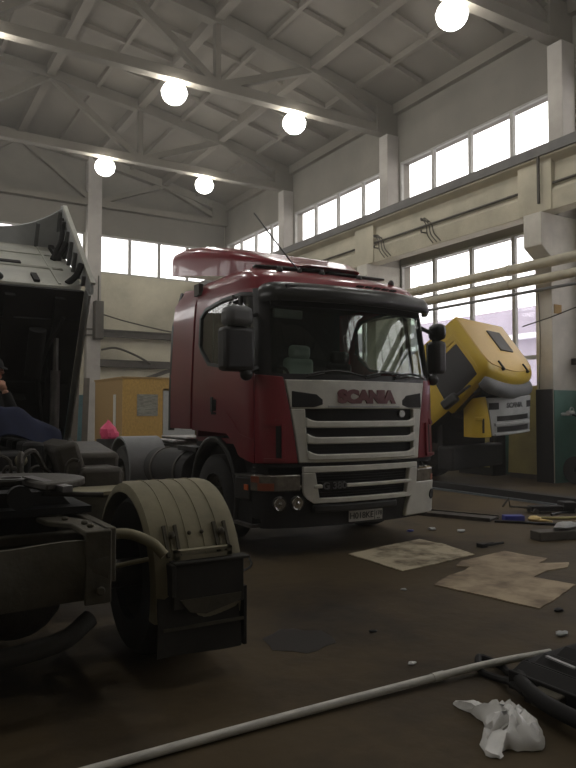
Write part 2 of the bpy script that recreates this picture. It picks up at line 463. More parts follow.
# corner by the nearest column
b = MB().box(13.0, 13.04, 10.45, 11.38, .12, 2.16, R=Matrix.Rotation(.04, 3, 'Y'))
bd = tag(b.build('board', M_ply), 'tall pale yellow board leaning on the wall behind the yellow truck', 'board')
h = MB()
for (yy, zz) in ((10.8, 1.85), (10.9, 1.85), (11.15, 1.88), (11.25, 1.88), (10.8, 1.7), (10.9, 1.7), (11.15, 1.72), (11.25, 1.72), (10.9, 1.35), (11.0, 1.35)):
    h.cyl((13.0+.04*(zz-1.14), yy, zz), (12.965+.04*(zz-1.14), yy, zz), .018, n=8)
h.build('peg_hole', M_dark, bd)
MB().box(12.99, 13.05, 10.5, 11.35, 0, .14).build('foot_batten', M_wood, bd)
tag(MB().box(12.67, 12.695, 9.89, 10.32, 0, 2.05).build('dark_column_face', M_soot), 'dark dirty painted face at the foot of the nearest column', 'plate')  # thin sheet added for the column's own dark, dirty face
tag(MB().box(12.71, 13.6, 9.86, 9.875, 0, 2.03).build('painted_panel', M_teal), 'teal green painted face at the foot of the nearest column', 'panel')
tag(MB().box(12.76, 13.0, 9.86, 9.875, 3.72, 3.92).build('notice', M_osb2), 'small faded orange notice on the nearest column', 'notice')
v = thing('valve', (12.95, 9.62, 1.5), 'pale valve with a hose tap on the green wall at right edge', 'valve')
MB().cyl((0, .24, 0), (0, 0, 0), .035, n=12).cyl((-.09, .02, .03), (.09, .02, .03), .05, n=12).build('tap_body', M_lgrey, v)
MB().tube([(0.02, 0, 0), (.1, -.06, -.05), (.22, -.1, -.2), (.3, -.1, -.5), (.3, 0, -1.3)], .022, 8, smooth=4).build('hose', M_black, v)
MB().lathe([(.07, 0), (.07, .015), (.05, .015), (.05, 0)], (0, -.02, .09), 'y', 18).build('hand_wheel', M_lgrey, v)
v = thing('steel_shelf', (13.54, 8.9, 2.6), 'dark steel wall bracket bar at the right edge of the photo', 'bracket')
MB().box(-.25, .1, -.3, .95, 0, .14).build('bar', M_dark, v)
# hanging wires
tag(MB().tube([(12.66, 10.2, 4.2), (12.67, 10.18, 3.2), (12.65, 10.2, 2.06)], .010, 6, smooth=5).build('hanging_wire', M_dark), 'thin dark wire hanging down the nearest column', 'wire')
tag(MB().tube([(12.0, 10.1, 3.4), (12.3, 9.6, 3.57), (12.6, 8.9, 3.8), (13.1, 7.6, 4.05)], .014, 6, smooth=5).build('loose_cable', M_dark), 'loose dark cable crossing in front of the nearest column', 'cable')
# wheel + kit under wall
v = thing('hose_drum', (13.0, 9.5, 0), 'dark round hose drum standing by the green wall', 'drum')
MB().lathe([(.05, -.12), (.3, -.12), (.3, -.1), (.16, -.1), (.16, .1), (.3, .1), (.3, .12), (.05, .12)], (0, 0, .3), 'x', 24).build('spool', M_soot, v)
# kerb rail by the pit
k = thing('steel_kerb', (9.68, 3.8, 0), 'low dark steel kerb with a pale edge along the floor', 'kerb')
MB().box(.02, .22, 0, 6.75, 0, .15).build('kerb_body', M_soot, k)
MB().box(-.05, .02, 0, 6.75, 0, .035).build('edge_strip', mat('blue_grey_steel', (.20, .23, .25), .4, .5, var=.4), k)
# back wall furniture
b = thing('steel_beam', (5.2, 28.05, 4.65), 'long dark horizontal steel beam across the back wall', 'beam')
MB().box(-4.0, 7, -.1, .1, .24, .3).box(-4, 7, -.1, .1, -.0, .06).box(-4, 7, -.03, .03, .06, .24).build('flanges', M_dark, b)
b = thing('hoist_box', (7.7, 27.79, 4.5), 'dark upright box on the back wall column above the beam end', 'box')
MB().box(-.18, .18, -.2, .2, 0, 1.55).build('case', M_dark, b, bevel=.03)
MB().cyl((0, 0, 1.55), (0, 0, 2.6), .03, n=8).build('conduit', M_dark, b)
t = MB().box(7.8, 13.2, YB-.3, YB-.001, 3.42, 3.72); tag(t.build('wall_ledge', M_dark), 'dusty dark ledge low on the back wall above the booth', 'ledge')
tag(MB().tube([(7.9, 27.9, 5.55), (9, 27.9, 5.3), (11, 27.9, 4.98), (12.5, 27.9, 4.9)], .03, 6, smooth=4).build('wall_cable', M_dark), 'sagging dark cable above the beam on the back wall', 'cable')
tag(MB().tube([(7.9, 28.0, 4.1), (8.5, 28.0, 4.2), (9.3, 28.0, 3.95), (10, 28.0, 3.6)], .05, 6, smooth=4).build('wall_hose', M_dark), 'curved dark hose below the beam on the back wall', 'hose')
tag(MB().bar((8.2, 25.2, 2.6), (10.8, 25.4, 3.5), .12, .14).bar((8.35, 25.2, 0), (8.35, 25.2, 2.8), .1, .1).bar((10.7, 25.4, 0), (10.7, 25.4, 3.5), .1, .1).build('trestle', M_dark), 'dark steel trestle with a sloping top rising above the orange booth', 'trestle')

# booth
b = thing('booth', (5.3, 16.85, 0), 'orange chipboard booth standing behind the red truck', 'booth')
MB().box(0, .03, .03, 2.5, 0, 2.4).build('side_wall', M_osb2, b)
MB().box(0, 1.06, 0, .03, 0, 2.4).build('front_wall', M_osb, b)
MB().box(1.06, 2.3, 0, .03, 2.15, 2.4).box(2.2, 2.5, 0, .03, 0, 2.15).build('front_panel', M_osb, b)
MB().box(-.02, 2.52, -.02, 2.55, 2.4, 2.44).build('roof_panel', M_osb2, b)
MB().box(1.07, 1.95, 0, .03, 0, 2.1).build('door', M_lgrey, b)
MB().box(-.01, 0, .55, .75, 1.15, 2.0).build('slit_window', mat('pale_strip', (.6, .6, .55), .5), b)
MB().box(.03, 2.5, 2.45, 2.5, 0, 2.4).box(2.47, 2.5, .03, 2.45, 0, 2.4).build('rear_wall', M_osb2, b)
tag(MB().box(5.67, 6.22, 16.835, 16.845, 1.45, 2.0).build('notice_sheet', M_paper), 'grey printed sheet pinned on the front of the orange booth', 'notice')
d = thing('waste_drum', (4.72, 16.0, 0), 'dark drum holding a pink bag beside the booth', 'drum')
MB().lathe([(.01, 0), (.27, 0), (.29, .3), (.28, .6), (.29, .92), (.26, .92), (.25, .1), (.01, .1)], (0, 0, 0), 'z', 24).build('barrel', M_soot, d)
# pink bag: crumpled
def crumple(c, r, nu, nv, amp, seed, flat=None):
    rnd = random.Random(seed); m = MB(); m.ball(c, r, nu, nv)
    c = Vector(c)
    for i, p in enumerate(m.v):
        m.v[i] = c+(p-c)*(1+rnd.uniform(-amp, amp))
        if flat is not None and m.v[i].z < flat: m.v[i].z = flat
    return m
pb = crumple((4.72, 16.0, 1.06), (.21, .18, .3), 16, 10, .14, 3, .925)
for i, p in enumerate(pb.v):
    if p.z > 1.12: k = (p.z-1.12)/.24; p.x = 4.72-.02+(p.x-4.72)*(1-.75*k); p.y = 16+(p.y-16)*(1-.7*k)
tag(pb.build('plastic_bag', M_pink, smooth=20), 'bright pink plastic bag on a drum by the booth', 'bag')
for i, (dx, lab) in enumerate(((0, 'tall thin plank leaning left of the booth, nearest to it'), (-.28, 'dark plank leaning left of the booth beside the white cab'))):
    tag(MB().bar((4.8+dx, 18.6, 0.02), (5.1+dx, 19.5, 2.5), .16, .04).build('plank', M_wood), lab, 'plank', 'planks leaning by the booth')
sc = tag(MB().box(12.85, 13.3, 11.75, 12.9, 0, 1.35).build('steel_cabinet', M_soot, bevel=.02), 'low dark cabinet with pale yellow panels left of the yellow board', 'cabinet')
for z in (.2, .8): MB().box(12.835, 12.85, 11.85, 12.3, z, z+.42).build('door', M_ply, sc)

# dusty air filling the hall
hz = bpy.data.materials.new('dusty_air'); hz.use_nodes = True; nt = hz.node_tree; nt.nodes.clear()
vo = nt.nodes.new('ShaderNodeOutputMaterial'); vs_ = nt.nodes.new('ShaderNodeVolumeScatter'); vs_.inputs['Density'].default_value = HAZE; vs_.inputs['Color'].default_value = (1, .97, .9, 1); vs_.inputs['Anisotropy'].default_value = .45
nt.links.new(vs_.outputs[0], vo.inputs['Volume'])
hb = MB().box(XL-.2, XW+.3, YF-.2, YB+.3, -.1, 13.2).build('dusty_air', hz)
tag(hb, 'thin dusty haze hanging in the whole hall', 'haze', kind='stuff')
# ------------------------------------------------------------------ cab surface shared by the two cabs seen from the front
PLAN = [(0, 0, 0), (.3, .3, .012), (.6, .6, .05), (.9, .895, .115), (1.1, 1.085, .165), (1.25, 1.205, .255), (1.4, 1.255, .39), (1.6, 1.272, .59), (1.9, 1.275, .89), (3.03, 1.275, 2.02), (3.83, 1.275, 2.82)]
def plan(s):
    sg = 1 if s >= 0 else -1; s = abs(s)
    for i in range(len(PLAN)-1):
        if s <= PLAN[i+1][0] or i == len(PLAN)-2:
            p1, p2 = PLAN[i], PLAN[i+1]
            p0 = PLAN[i-1] if i else (-PLAN[1][0], -PLAN[1][1], PLAN[1][2])
            p3 = PLAN[i+2] if i+2 < len(PLAN) else p2
            h = p2[0]-p1[0]; t = (s-p1[0])/h; r = []
            for c in (1, 2):
                m1 = (p2[c]-p0[c])/(p2[0]-p0[0]); m2 = (p3[c]-p1[c])/(p3[0]-p1[0]) if p3 is not p2 else (p2[c]-p1[c])/h
                r.append((2*t**3-3*t*t+1)*p1[c]+(t**3-2*t*t+t)*h*m1+(-2*t**3+3*t*t)*p2[c]+(t**3-t*t)*h*m2)
            return sg*r[0], r[1]
ZP = [(.2, .03, .985), (.9, 0, 1), (1.9, .03, .995), (2.72, .16, .965), (2.95, .22, .95), (3.08, .32, .93), (3.16, .46, .90), (3.22, .66, .85), (3.26, .95, .77), (3.275, 1.2, .70)]
LB = 2.02
def SF(s, z):
    x, y = plan(s); ys, w = lerp(ZP, z)
    return Vector((x*w, ys+y*(LB-ys)/LB if y < LB else y, z))
def SN(s, z):
    a = SF(s+.01, z)-SF(s-.01, z); b = SF(s, z+.01)-SF(s, z-.01)
    n = a.cross(b).normalized(); p = SF(s, z)
    return n if n.dot(Vector((p.x, p.y-1.3, 0))) > 0 else -n
def patch(m, P, nu, nv, o0, o1):
    A, B = [], []
    for i in range(nu+1):
        a, b = [], []
        for j in range(nv+1):
            s, z = P(i/nu, j/nv); p = SF(s, z); n = SN(s, z)
            a.append(p+n*o0); b.append(p+n*o1)
        A.append(a); B.append(b)
    return m.slab(A, B)
def rect(s0, s1, z0, z1):
    f0 = z0 if callable(z0) else (lambda s: z0); f1 = z1 if callable(z1) else (lambda s: z1)
    def P(u, v):
        s = s0+(s1-s0)*u; a, b = f0(s), f1(s); return s, a+(b-a)*v
    return P
def tab(T): return lambda s: lerp(T, abs(s)-.98)        # table over the side's y
def blk(m, P, nu, nv, o0, o1): return patch(m, P, nu, nv, o0, o1)

WLO = tab([(.2, 1.96), (.55, 2.02), (1.0, 2.06), (1.55, 2.13), (1.80, 2.32), (1.84, 2.40)])
WHI = tab([(.3, 2.86), (.6, 2.9), (1.2, 2.89), (1.7, 2.84), (1.84, 2.74)])
DLO = tab([(.3, .98), (.7, 1.06), (.78, 1.16), (1.0, 1.3), (1.85, 1.32), (2.1, 1.32), (3, 1.3)])

def text_part(txt, size, s0, z0, sx, m, parent, off=.012, bold=.012, M=None, name='lettering', depth=.014):
    cu = bpy.data.curves.new('lettering', 'FONT'); cu.body = txt; cu.size = size; cu.extrude = depth/2; cu.offset = bold; cu.align_x = 'CENTER'; cu.align_y = 'CENTER'
    ob = bpy.data.objects.new('tmp', cu); COL.objects.link(ob)
    dg = bpy.context.evaluated_depsgraph_get(); me = bpy.data.meshes.new_from_object(ob.evaluated_get(dg))
    bpy.data.objects.remove(ob)
    for v in me.vertices:
        s, z = s0+v.co.x*sx, z0+v.co.y; p = SF(s, z)+SN(s, z)*(off+v.co.z)
        v.co = M @ p if M is not None else p
    me.materials.clear(); me.materials.append(m)
    o = bpy.data.objects.new(name, me); COL.objects.link(o); o.parent = parent
    return o

def wheel(root, x, y, r, wd, out, name='wheel', M=None, dual=False):
    m = MB(M); c = (x, y, r); h = wd/2
    m.lathe([(r*.56, -h), (r*.9, -h), (r*.98, -h*.82), (r, -h*.5), (r, h*.5), (r*.98, h*.82), (r*.9, h), (r*.56, h)], c, 'x', 40)
    t = m.build(name, M_rubber, root)
    q = MB(M); o = out*h
    q.lathe([(r*.57, -h*.9), (r*.57, o*.0+h*.9), (r*.5, o*.6), (r*.3, o*.35), (r*.05, o*.35), (r*.05, -o*.3), (r*.5, -o*.2)], c, 'x', 32)
    q.build('rim', M_dark, t)
    q = MB(M).cyl((x, y, r), (x+out*h*.95, y, r), .13, n=20)
    for k in range(10):
        a = 2*PI*k/10; q.cyl((x+out*h*.3, y+.2*math.cos(a), r+.2*math.sin(a)), (x+out*h*.55, y+.2*math.cos(a), r+.2*math.sin(a)), .022, n=6)
    q.build('hub', M_dark, t)
    return t

# ================================================================== RED TRUCK
R = thing('truck', (4.76, 6.2, 0), 'dark red truck with silver grille and roof deflector parked in the middle', 'truck')
# cab shell
m = MB()
for sg in (-1, 1):
    patch(m, rect(sg*2.53, sg*3.0, DLO, WLO), 5, 6, 0, -.03)              # behind the door
    patch(m, rect(sg*2.82, sg*3.0, WLO, 2.9), 3, 6, 0, -.03)
    patch(m, rect(sg*1.2, sg*2.82, WHI, 2.9), 20, 2, 0, -.03)
patch(m, rect(-3.0, 3.0, 2.9, 3.275), 70, 14, 0, -.03)
top = [SF(-3.0+6.0*i/70, 3.275) for i in range(71)]
m.add(top+[Vector((p.x, p.y, p.z-.03)) for p in top], [tuple(range(71)), tuple(range(141, 70, -1))])
m.box(-1.2, 1.2, 1.97, 2.02, 1.2, 3.1)
m.box(-1.2, 1.2, .35, 1.97, 1.18, 1.24)
cab = m.build('cab_shell', M_red, R)
for sg in (-1, 1): patch(MB(), rect(sg*1.135, sg*1.345, 1.93, 2.92), 6, 8, .004, -.05).build('windscreen_pillar', M_black, R)
patch(MB(), rect(-1.14, 1.14, 1.93, 2.76), 40, 10, -.012, -.018).build('windscreen', G_cab, R)
m = MB(); patch(m, rect(-1.14, 1.14, 1.90, 1.965), 30, 2, .006, -.03); patch(m, rect(-1.12, 1.12, 2.72, 2.92), 30, 2, .0, -.03)
m.build('windscreen_seal', M_black, R)
# wipers
for (a, b) in ((-.75, -.05), (.0, .7), (.45, 1.0)):
    w = MB(); pts = [SF(a+(b-a)*t, 1.955+.05*math.sin(PI*t))+Vector((0, -.035, 0)) for t in (0, .25, .5, .75, 1)]
    w.tube(pts, .012, 6); w.tube([SF(a, 1.93)+Vector((0, -.01, 0)), SF(a+.2, 1.97)+Vector((0, -.05, 0))], .014, 6)
    w.build('wiper', M_black, R)
# doors
for sg in (-1, 1):
    d = patch(MB(), rect(sg*1.36, sg*2.52, DLO, WLO), 24, 10, .004, -.03).build('door', M_red, R)
    h = MB(); patch(h, rect(sg*2.27, sg*2.41, 1.52, 1.70), 4, 5, .008, .0); h.build('handle_recess', M_soot, d, bevel=.01)
    h = MB(); patch(h, rect(sg*2.31, sg*2.38, 1.55, 1.73), 3, 5, .035, .02); h.build('door_handle', M_black, d, bevel=.006)
    l = MB(); patch(l, rect(sg*1.38, sg*2.50, lambda s: DLO(s)+.24, lambda s: DLO(s)+.255), 20, 1, .012, .0); l.build('crease', M_red, d)
    patch(MB(), rect(sg*1.36, sg*2.82, WLO, WHI), 24, 8, -.012, -.018).build('side_window', G_side, R)
    f = MB(); patch(f, rect(sg*1.34, sg*2.84, lambda s: WLO(s)-.012, lambda s: WLO(s)+.03), 24, 1, .008, -.03)
    patch(f, rect(sg*1.34, sg*2.84, lambda s: WHI(s)-.03, lambda s: WHI(s)+.012), 24, 1, .008, -.03)
    patch(f, rect(sg*2.80, sg*2.85, WLO, WHI), 2, 6, .008, -.03); patch(f, rect(sg*1.62, sg*1.66, WLO, WHI), 2, 6, .006, -.03)
    f.build('window_frame', M_black, R)
    v = MB(); patch(v, rect(sg*1.66, sg*2.0, 2.83, 2.87), 4, 2, .09, .05); v.build('rain_deflector', M_grey, R)
# corner panels with air vents
GW = [(1.0, .84), (1.3, .88), (1.6, .93), (1.92, 1.0)]
for sg in (-1, 1):
    def P(u, v, sg=sg):
        z = 1.0+(.93+.03*u)*v; a = lerp(GW, z)+.012; return sg*(a+(1.345-a)*u), z
    cp = patch(MB(), P, 14, 14, .012, -.03).build('corner_panel', M_red, R, bevel=.008)
    v = MB(); patch(v, rect(sg*1.04, sg*1.10, 1.06, 1.40), 3, 6, .016, .0); v.build('air_vent', M_soot, cp)
    v = MB(); patch(v, rect(sg*1.0, sg*1.04, 1.04, 1.42), 3, 6, .034, .0); patch(v, rect(sg*1.0, sg*1.22, 1.02, 1.055), 5, 2, .04, .0)
    patch(v, rect(sg*1.1, sg*1.25, lambda s: 1.40, lambda s: 1.47-.5*max(0, abs(s)-1.12)), 5, 3, .03, .0); v.build('vent_lip', M_red, cp, bevel=.008)
# grille
m = MB()
def PT(u, v):
    z = 1.585+.315*v; a = lerp(GW, z); return -a+2*a*u, z
patch(m, PT, 40, 8, .02, -.03)
for sg in (-1, 1):
    def PC(u, v, sg=sg):
        z = 1.0+.585*v; a = lerp(GW, z); b = .735+.03*v; return sg*(b+(a-b)*u), z
    patch(m, PC, 6, 10, .02, -.03)
patch(m, rect(-.84, .84, 1.0, 1.03), 30, 1, .022, -.03)
gr = m.build('grille_surround', M_silver, R, bevel=.012)
m = MB()
for (z0, z1, wd) in ((1.375, 1.45, .765), (1.2, 1.275, .755), (1.022, 1.09, .745)):
    def PB(u, v, z0=z0, z1=z1, wd=wd):
        s = -wd+2*wd*u; e = max(0, (abs(s)-wd+.14)/.14); z = z0+(z1-z0)*v+e*e*.045*(1 if v > .5 else .2); return s, z
    patch(m, PB, 44, 3, .045, .0)
m.build('grille_bars', M_silver, gr, bevel=.014)
m = MB(); patch(m, rect(-.8, .8, 1.02, 1.6), 30, 6, -.045, -.07)
for k in range(16):
    z = 1.05+.034*k; patch(m, rect(-.78, .78, z, z+.012), 24, 1, -.03, -.05)
m.build('grille_mesh', M_soot, gr)
for sg in (-1, 1):
    m = MB()
    def PI_(u, v, sg=sg):
        s = .56+.36*u; lo = 1.60+.03*max(0, (.66-s)/.1); hi = 1.735+.045*u; return sg*s, lo+(hi-lo)*v*(1 if u > .2 else .55+.45*u/.2)
    patch(m, PI_, 10, 4, .026, .0); m.build('grille_corner_inlet', M_soot, gr, bevel=.01)
m = MB(); patch(m, rect(-.5, .5, 1.60, 1.618), 20, 1, .032, .0); m.build('trim_line', M_lgrey, gr)
m = MB(); p = SF(.56, 1.53)+SN(.56, 1.53)*.0; m.cyl(p+Vector((0, .03, 0)), p+Vector((0, -.02, 0)), .042, n=20); m.build('round_emblem', M_chrome, gr)
text_part('SCANIA', .185, 0.02, 1.715, 1.2, M_badge, gr, off=.028, bold=.015).name = 'lettering'
# lower grille
m = MB()
def ring(u, v, k):
    return None
patch(m, rect(-.80, .80, .895, .96), 34, 2, .03, -.03)
for sg in (-1, 1):
    def PQ(u, v, sg=sg):
        z = .56+.335*v; a = .80-.13*max(0, (.70-z)/.14)**2; b = .66-.06*(1-v); return sg*(b+(a-b)*u), z
    patch(m, PQ, 5, 8, .03, -.03)
patch(m, rect(-.67, .67, .56, .615), 30, 2, .03, -.03)
patch(m, rect(-.68, -.58, .725, .765), 4, 1, .04, -.0); patch(m, rect(-.28, .68, .725, .765), 24, 1, .04, .0)
lg = m.build('lower_grille', M_silver, R, bevel=.014)
m = MB(); patch(m, rect(-.7, .7, .58, .92), 30, 4, -.04, -.06)
for k in range(9): patch(m, rect(-.64, .64, .63+.03*k, .64+.03*k), 24, 1, -.02, -.045)
patch(m, rect(-.58, -.28, .70, .79), 6, 2, .02, -.03)
m.build('lower_mesh', M_soot, lg)
text_part('G 380', .105, -.43, .745, 1.1, M_badge2, lg, off=.03, bold=.002)
# bumper and lights
m = MB(); patch(m, rect(-1.42, 1.42, .955, 1.005), 40, 2, -.01, -.05); patch(m, rect(-1.3, 1.3, .3, .6), 40, 4, -.03, -.08); patch(m, rect(-1.42, -.66, .40, .72), 12, 4, -.012, -.06)
bp = m.build('bumper', M_soot, R)
m = MB(); patch(m, rect(-.68, .45, .46, .545), 16, 2, .03, -.02); m.build('bumper_step', M_black, bp, bevel=.02)
m = MB()
def PR(u, v):
    z = .33+.39*v; a = .62+.2*v*v; return a+(1.56-a)*u, z
patch(m, PR, 16, 8, .022, -.04)
bc = m.build('bumper_corner', M_silver, R, bevel=.012)
m = MB()
p = SF(1.14, .55); m.cyl(p+SN(1.14, .55)*-.02, p+SN(1.14, .55)*.03, .062, n=20); m.build('fog_lamp_hole', M_soot, bc)
for sg in (-1, 1):
    hl = MB(); patch(hl, rect(sg*.82, sg*1.42, .70, .875), 14, 4, .012, -.05); hl = hl.build('headlight', M_lens, R, bevel=.015)
    o = MB(); patch(o, rect(sg*1.12, sg*1.30, .71, .79), 5, 2, .016, .0); patch(o, rect(sg*1.28, sg*1.40, .795, .86), 4, 2, .016, 0); o.build('indicator', mat('dull_amber' , (.30, .075, .03), .4) if sg < 0 else MATS['dull_amber'], hl)
    for s in (.98, 1.1):
        if sg > 0: break
for s in (-1.06, -.86):
    p = SF(s, .575); n = SN(s, .575)
    f = MB(); f.cyl(p-n*.03, p+n*.03, .075, n=24); f = f.build('fog_lamp', M_dark, R)
    f2 = MB(); f2.tube([p+n*.03+Vector((.068*math.cos(a*PI/12)*1, 0, .068*math.sin(a*PI/12))) for a in range(24)], .008, 6, closed=True)
    f2.cyl(p+n*.025, p+n*.036, .058, n=20); f2.ball(p+n*.035, .022, 10, 6)
    f2.build('fog_lamp_glass', M_chrome, f)
# number plate
m = MB(); patch(m, rect(-.235, .235, .335, .452), 6, 2, .012, .0)
pl = m.build('number_plate', M_plate, R)
text_part('H018KE', .098, -.065, .395, 1.0, M_ink, pl, off=.014, bold=.001, depth=.004)
text_part('178', .072, .175, .405, .95, M_ink, pl, off=.014, bold=.0005, depth=.004)
text_part('RUS', .022, .175, .35, 1.2, M_ink, pl, off=.014, bold=0, depth=.004)
m = MB(); patch(m, rect(.115, .119, .34, .448), 1, 1, .016, .0); m.build('plate_divider', M_ink, pl)
# sun visor
VP = [(2.72, .22), (2.76, .26), (2.84, .26), (2.91, .225), (2.96, .15), (2.975, .06), (2.94, .08), (2.89, .17), (2.80, .205), (2.73, .19)]
def visor(mb, lim, o=0.):
    secs = []
    for i in range(49):
        t = -1+2*i/48; s = lim*t; k = 1-.55*max(0, (abs(t)-.8)/.2)**2; q = []
        for (z, f) in VP:
            zz = 2.84+(z-2.84)*(1-.2*max(0, (abs(t)-.9)/.1)**2)
            q.append(SF(s, zz)+SN(s, 2.80)*(f*k-.06))
        secs.append(q)
    return mb.loft(secs)
vz = visor(MB(), 1.24).build('sun_visor', M_visor, R, smooth=50)
m = MB()
for i in range(5):
    s = -.05+.13*i; m.bar(SF(s, 2.96)+SN(s, 2.8)*.13, SF(s+.09, 2.96)+SN(s, 2.8)*.13, .05, .02)
p = SF(-.95, 2.9); m.box(p.x-.08, p.x+.08, p.y-.20, p.y-.12, 2.87, 2.93)
m.build('visor_lamp', M_soot, vz, bevel=.006)
# roof strip, deflector, antenna
m = MB()
for (a, b) in ((-1.0, -.1), (-.06, .9)): 
    m.bar((a, .72+.12*abs(a), 3.255), (b, .72+.12*abs(b), 3.275), .10, .03)
m.build('roof_strip', M_black, R, bevel=.01)
for x in (-.8, -.25, .3, .85): MB().ball((x, .5+.1*abs(x), 3.18), (.04, .04, .05), 10, 6).build('roof_marker', M_black, R)
DT = [(.9, .50, 3.2, 3.30), (1.05, .72, 3.2, 3.42), (1.4, .92, 3.24, 3.57), (1.8, 1.0, 3.30, 3.69), (2.3, 1.07, 3.38, 3.81), (2.8, 1.10, 3.46, 3.89), (3.15, 1.10, 3.52, 3.89)]
secs = []
for (y, wv, b, t) in DT:
    q = []
    for i in range(25):
        a = PI*i/24; cx, sz = math.cos(a), math.sin(a)
        q.append(Vector((wv*math.copysign(abs(cx)**.22, cx), y+.30*(1-abs(cx)**2)*(0 if y > 1 else -1)*.9+ (.0), b+(t-b)*sz**.30)))
    secs.append(q)
m = MB().loft(secs)
df = m.build('roof_deflector', M_red, R, smooth=60)
for x in (-.7, .7): MB().bar((x, 1.9, 3.3), (x, 2.6, 3.5), .05, .05).build('deflector_stay', M_dark, df)
MB().tube([(-.55, .55, 3.19), (-.62, .75, 3.42), (-.80, 1.2, 4.0)], .009, 6, smooth=3).ball((-.55, .55, 3.19), (.03, .03, .04), 10, 6).build('antenna', M_black, R)
# side deflectors behind the cab
for sg in (-1, 1):
    sd = MB(); patch(sd, rect(sg*3.03, sg*3.76, 1.33, lambda s: 3.14+.12*(abs(s)-3.0)), 8, 8, .012, -.03); sd = sd.build('side_deflector', M_red, R, bevel=.008)
    e = MB(); patch(e, rect(sg*3.73, sg*3.80, 1.30, 3.2), 2, 4, .014, -.05); e.build('rubber_edge', M_black, sd)
for sg in (-1, 1): MB().box(sg*1.2-.03, sg*1.2+.03, 1.9, 2.05, 3.05, 3.2).build('deflector_mount', M_dark, R)
# mirrors
def mirrors(sg):
    X = sg*1.50 if sg < 0 else 1.34
    hw = .18 if sg < 0 else .085
    mr = MB(); mr.box(X-hw, X+hw, .18, .40, 1.98 if sg < 0 else 2.03, 2.45); mr = mr.build('mirror', M_black, R, bevel=.05)
    t = MB(); t.box(X-hw*.85, X+hw*.85, .15, .40, 2.45, 2.67); t.build('wide_mirror', M_grey if sg < 0 else M_black, mr, bevel=.07)
    a = MB(); a.tube([SF(sg*1.3, 2.62), (X-sg*.05, .30, 2.54), (X, .3, 2.3)], .028, 8); a.build('mirror_arm', M_black, mr); a = MB(); a.tube([SF(sg*1.3, 2.02), (X-sg*.08, .28, 1.96), (X, .3, 2.1)], .035, 8); a.ball((X-sg*.1, .25, 1.95), .07, 12, 8)
    a.build('mirror_arm', M_black, mr)
    g = MB(); g.box(X-hw*.8, X+hw*.8, .40, .405, 2.02, 2.43); g.build('mirror_glass', M_chrome, mr)
mirrors(-1); mirrors(1)
# interior
m = MB(); m.box(-1.05, 1.05, .30, .62, 1.3, 1.86).box(-1.05, 1.05, .62, .75, 1.3, 1.7); m.build('dashboard', M_dash, R, bevel=.04)
for x, y in ((-.30, .0), (.62, .45)):
    mm = M_seat if x < 0 else M_dash
    s = MB(); s.box(x-.24, x+.24, .72+y, .98+y, 1.5, 1.66); s = s.build('seat', mm, R, bevel=.05)
    q = MB(); q.box(x-.21, x+.21, .92+y, 1.04+y, 1.62, 2.22); q.build('seat_back', mm, s, bevel=.06)
    q = MB(); q.box(x-.15, x+.15, .90+y, 1.0+y, 2.2, 2.37); q.build('headrest', mm, s, bevel=.05)
    q = MB(); q.box(x-.2, x+.2, .75+y, 1.0+y, 1.24, 1.5); q.build('seat_base', M_dash, s)
c = MB().lathe([(.2, -.015), (.23, -.015), (.23, .015), (.2, .015)], (0, 0, 0), 'z', 28).bar((-.2, 0, 0), (.2, 0, 0), .04, .02)
c.build('steering_wheel', M_black, R, M=Matrix.Translation((-.80, .78, 1.93)) @ Matrix.Rotation(-.7, 4, 'X'))
MB().box(-1.0, -.62, .36, .40, 2.60, 2.70).build('inner_sun_flap', M_lgrey, R, bevel=.015)
m = MB(); m.box(-1.0, 1.0, 1.93, 1.965, 1.3, 3.0).box(-1.05, 1.05, .5, 1.95, 2.95, 3.0); m.build('cab_lining', M_dash, R)
t = MB(); t.box(-.45, -.1, .36, .6, 1.865, 1.9, R=Matrix.Rotation(.3, 3, 'Z')).box(.1, .3, .4, .55, 1.865, 1.89); t.build('dash_papers', M_lgrey, R)
MB().box(-1.08, 1.08, .34, 1.95, .75, 1.2).build('cab_floor_pan', M_soot, R)
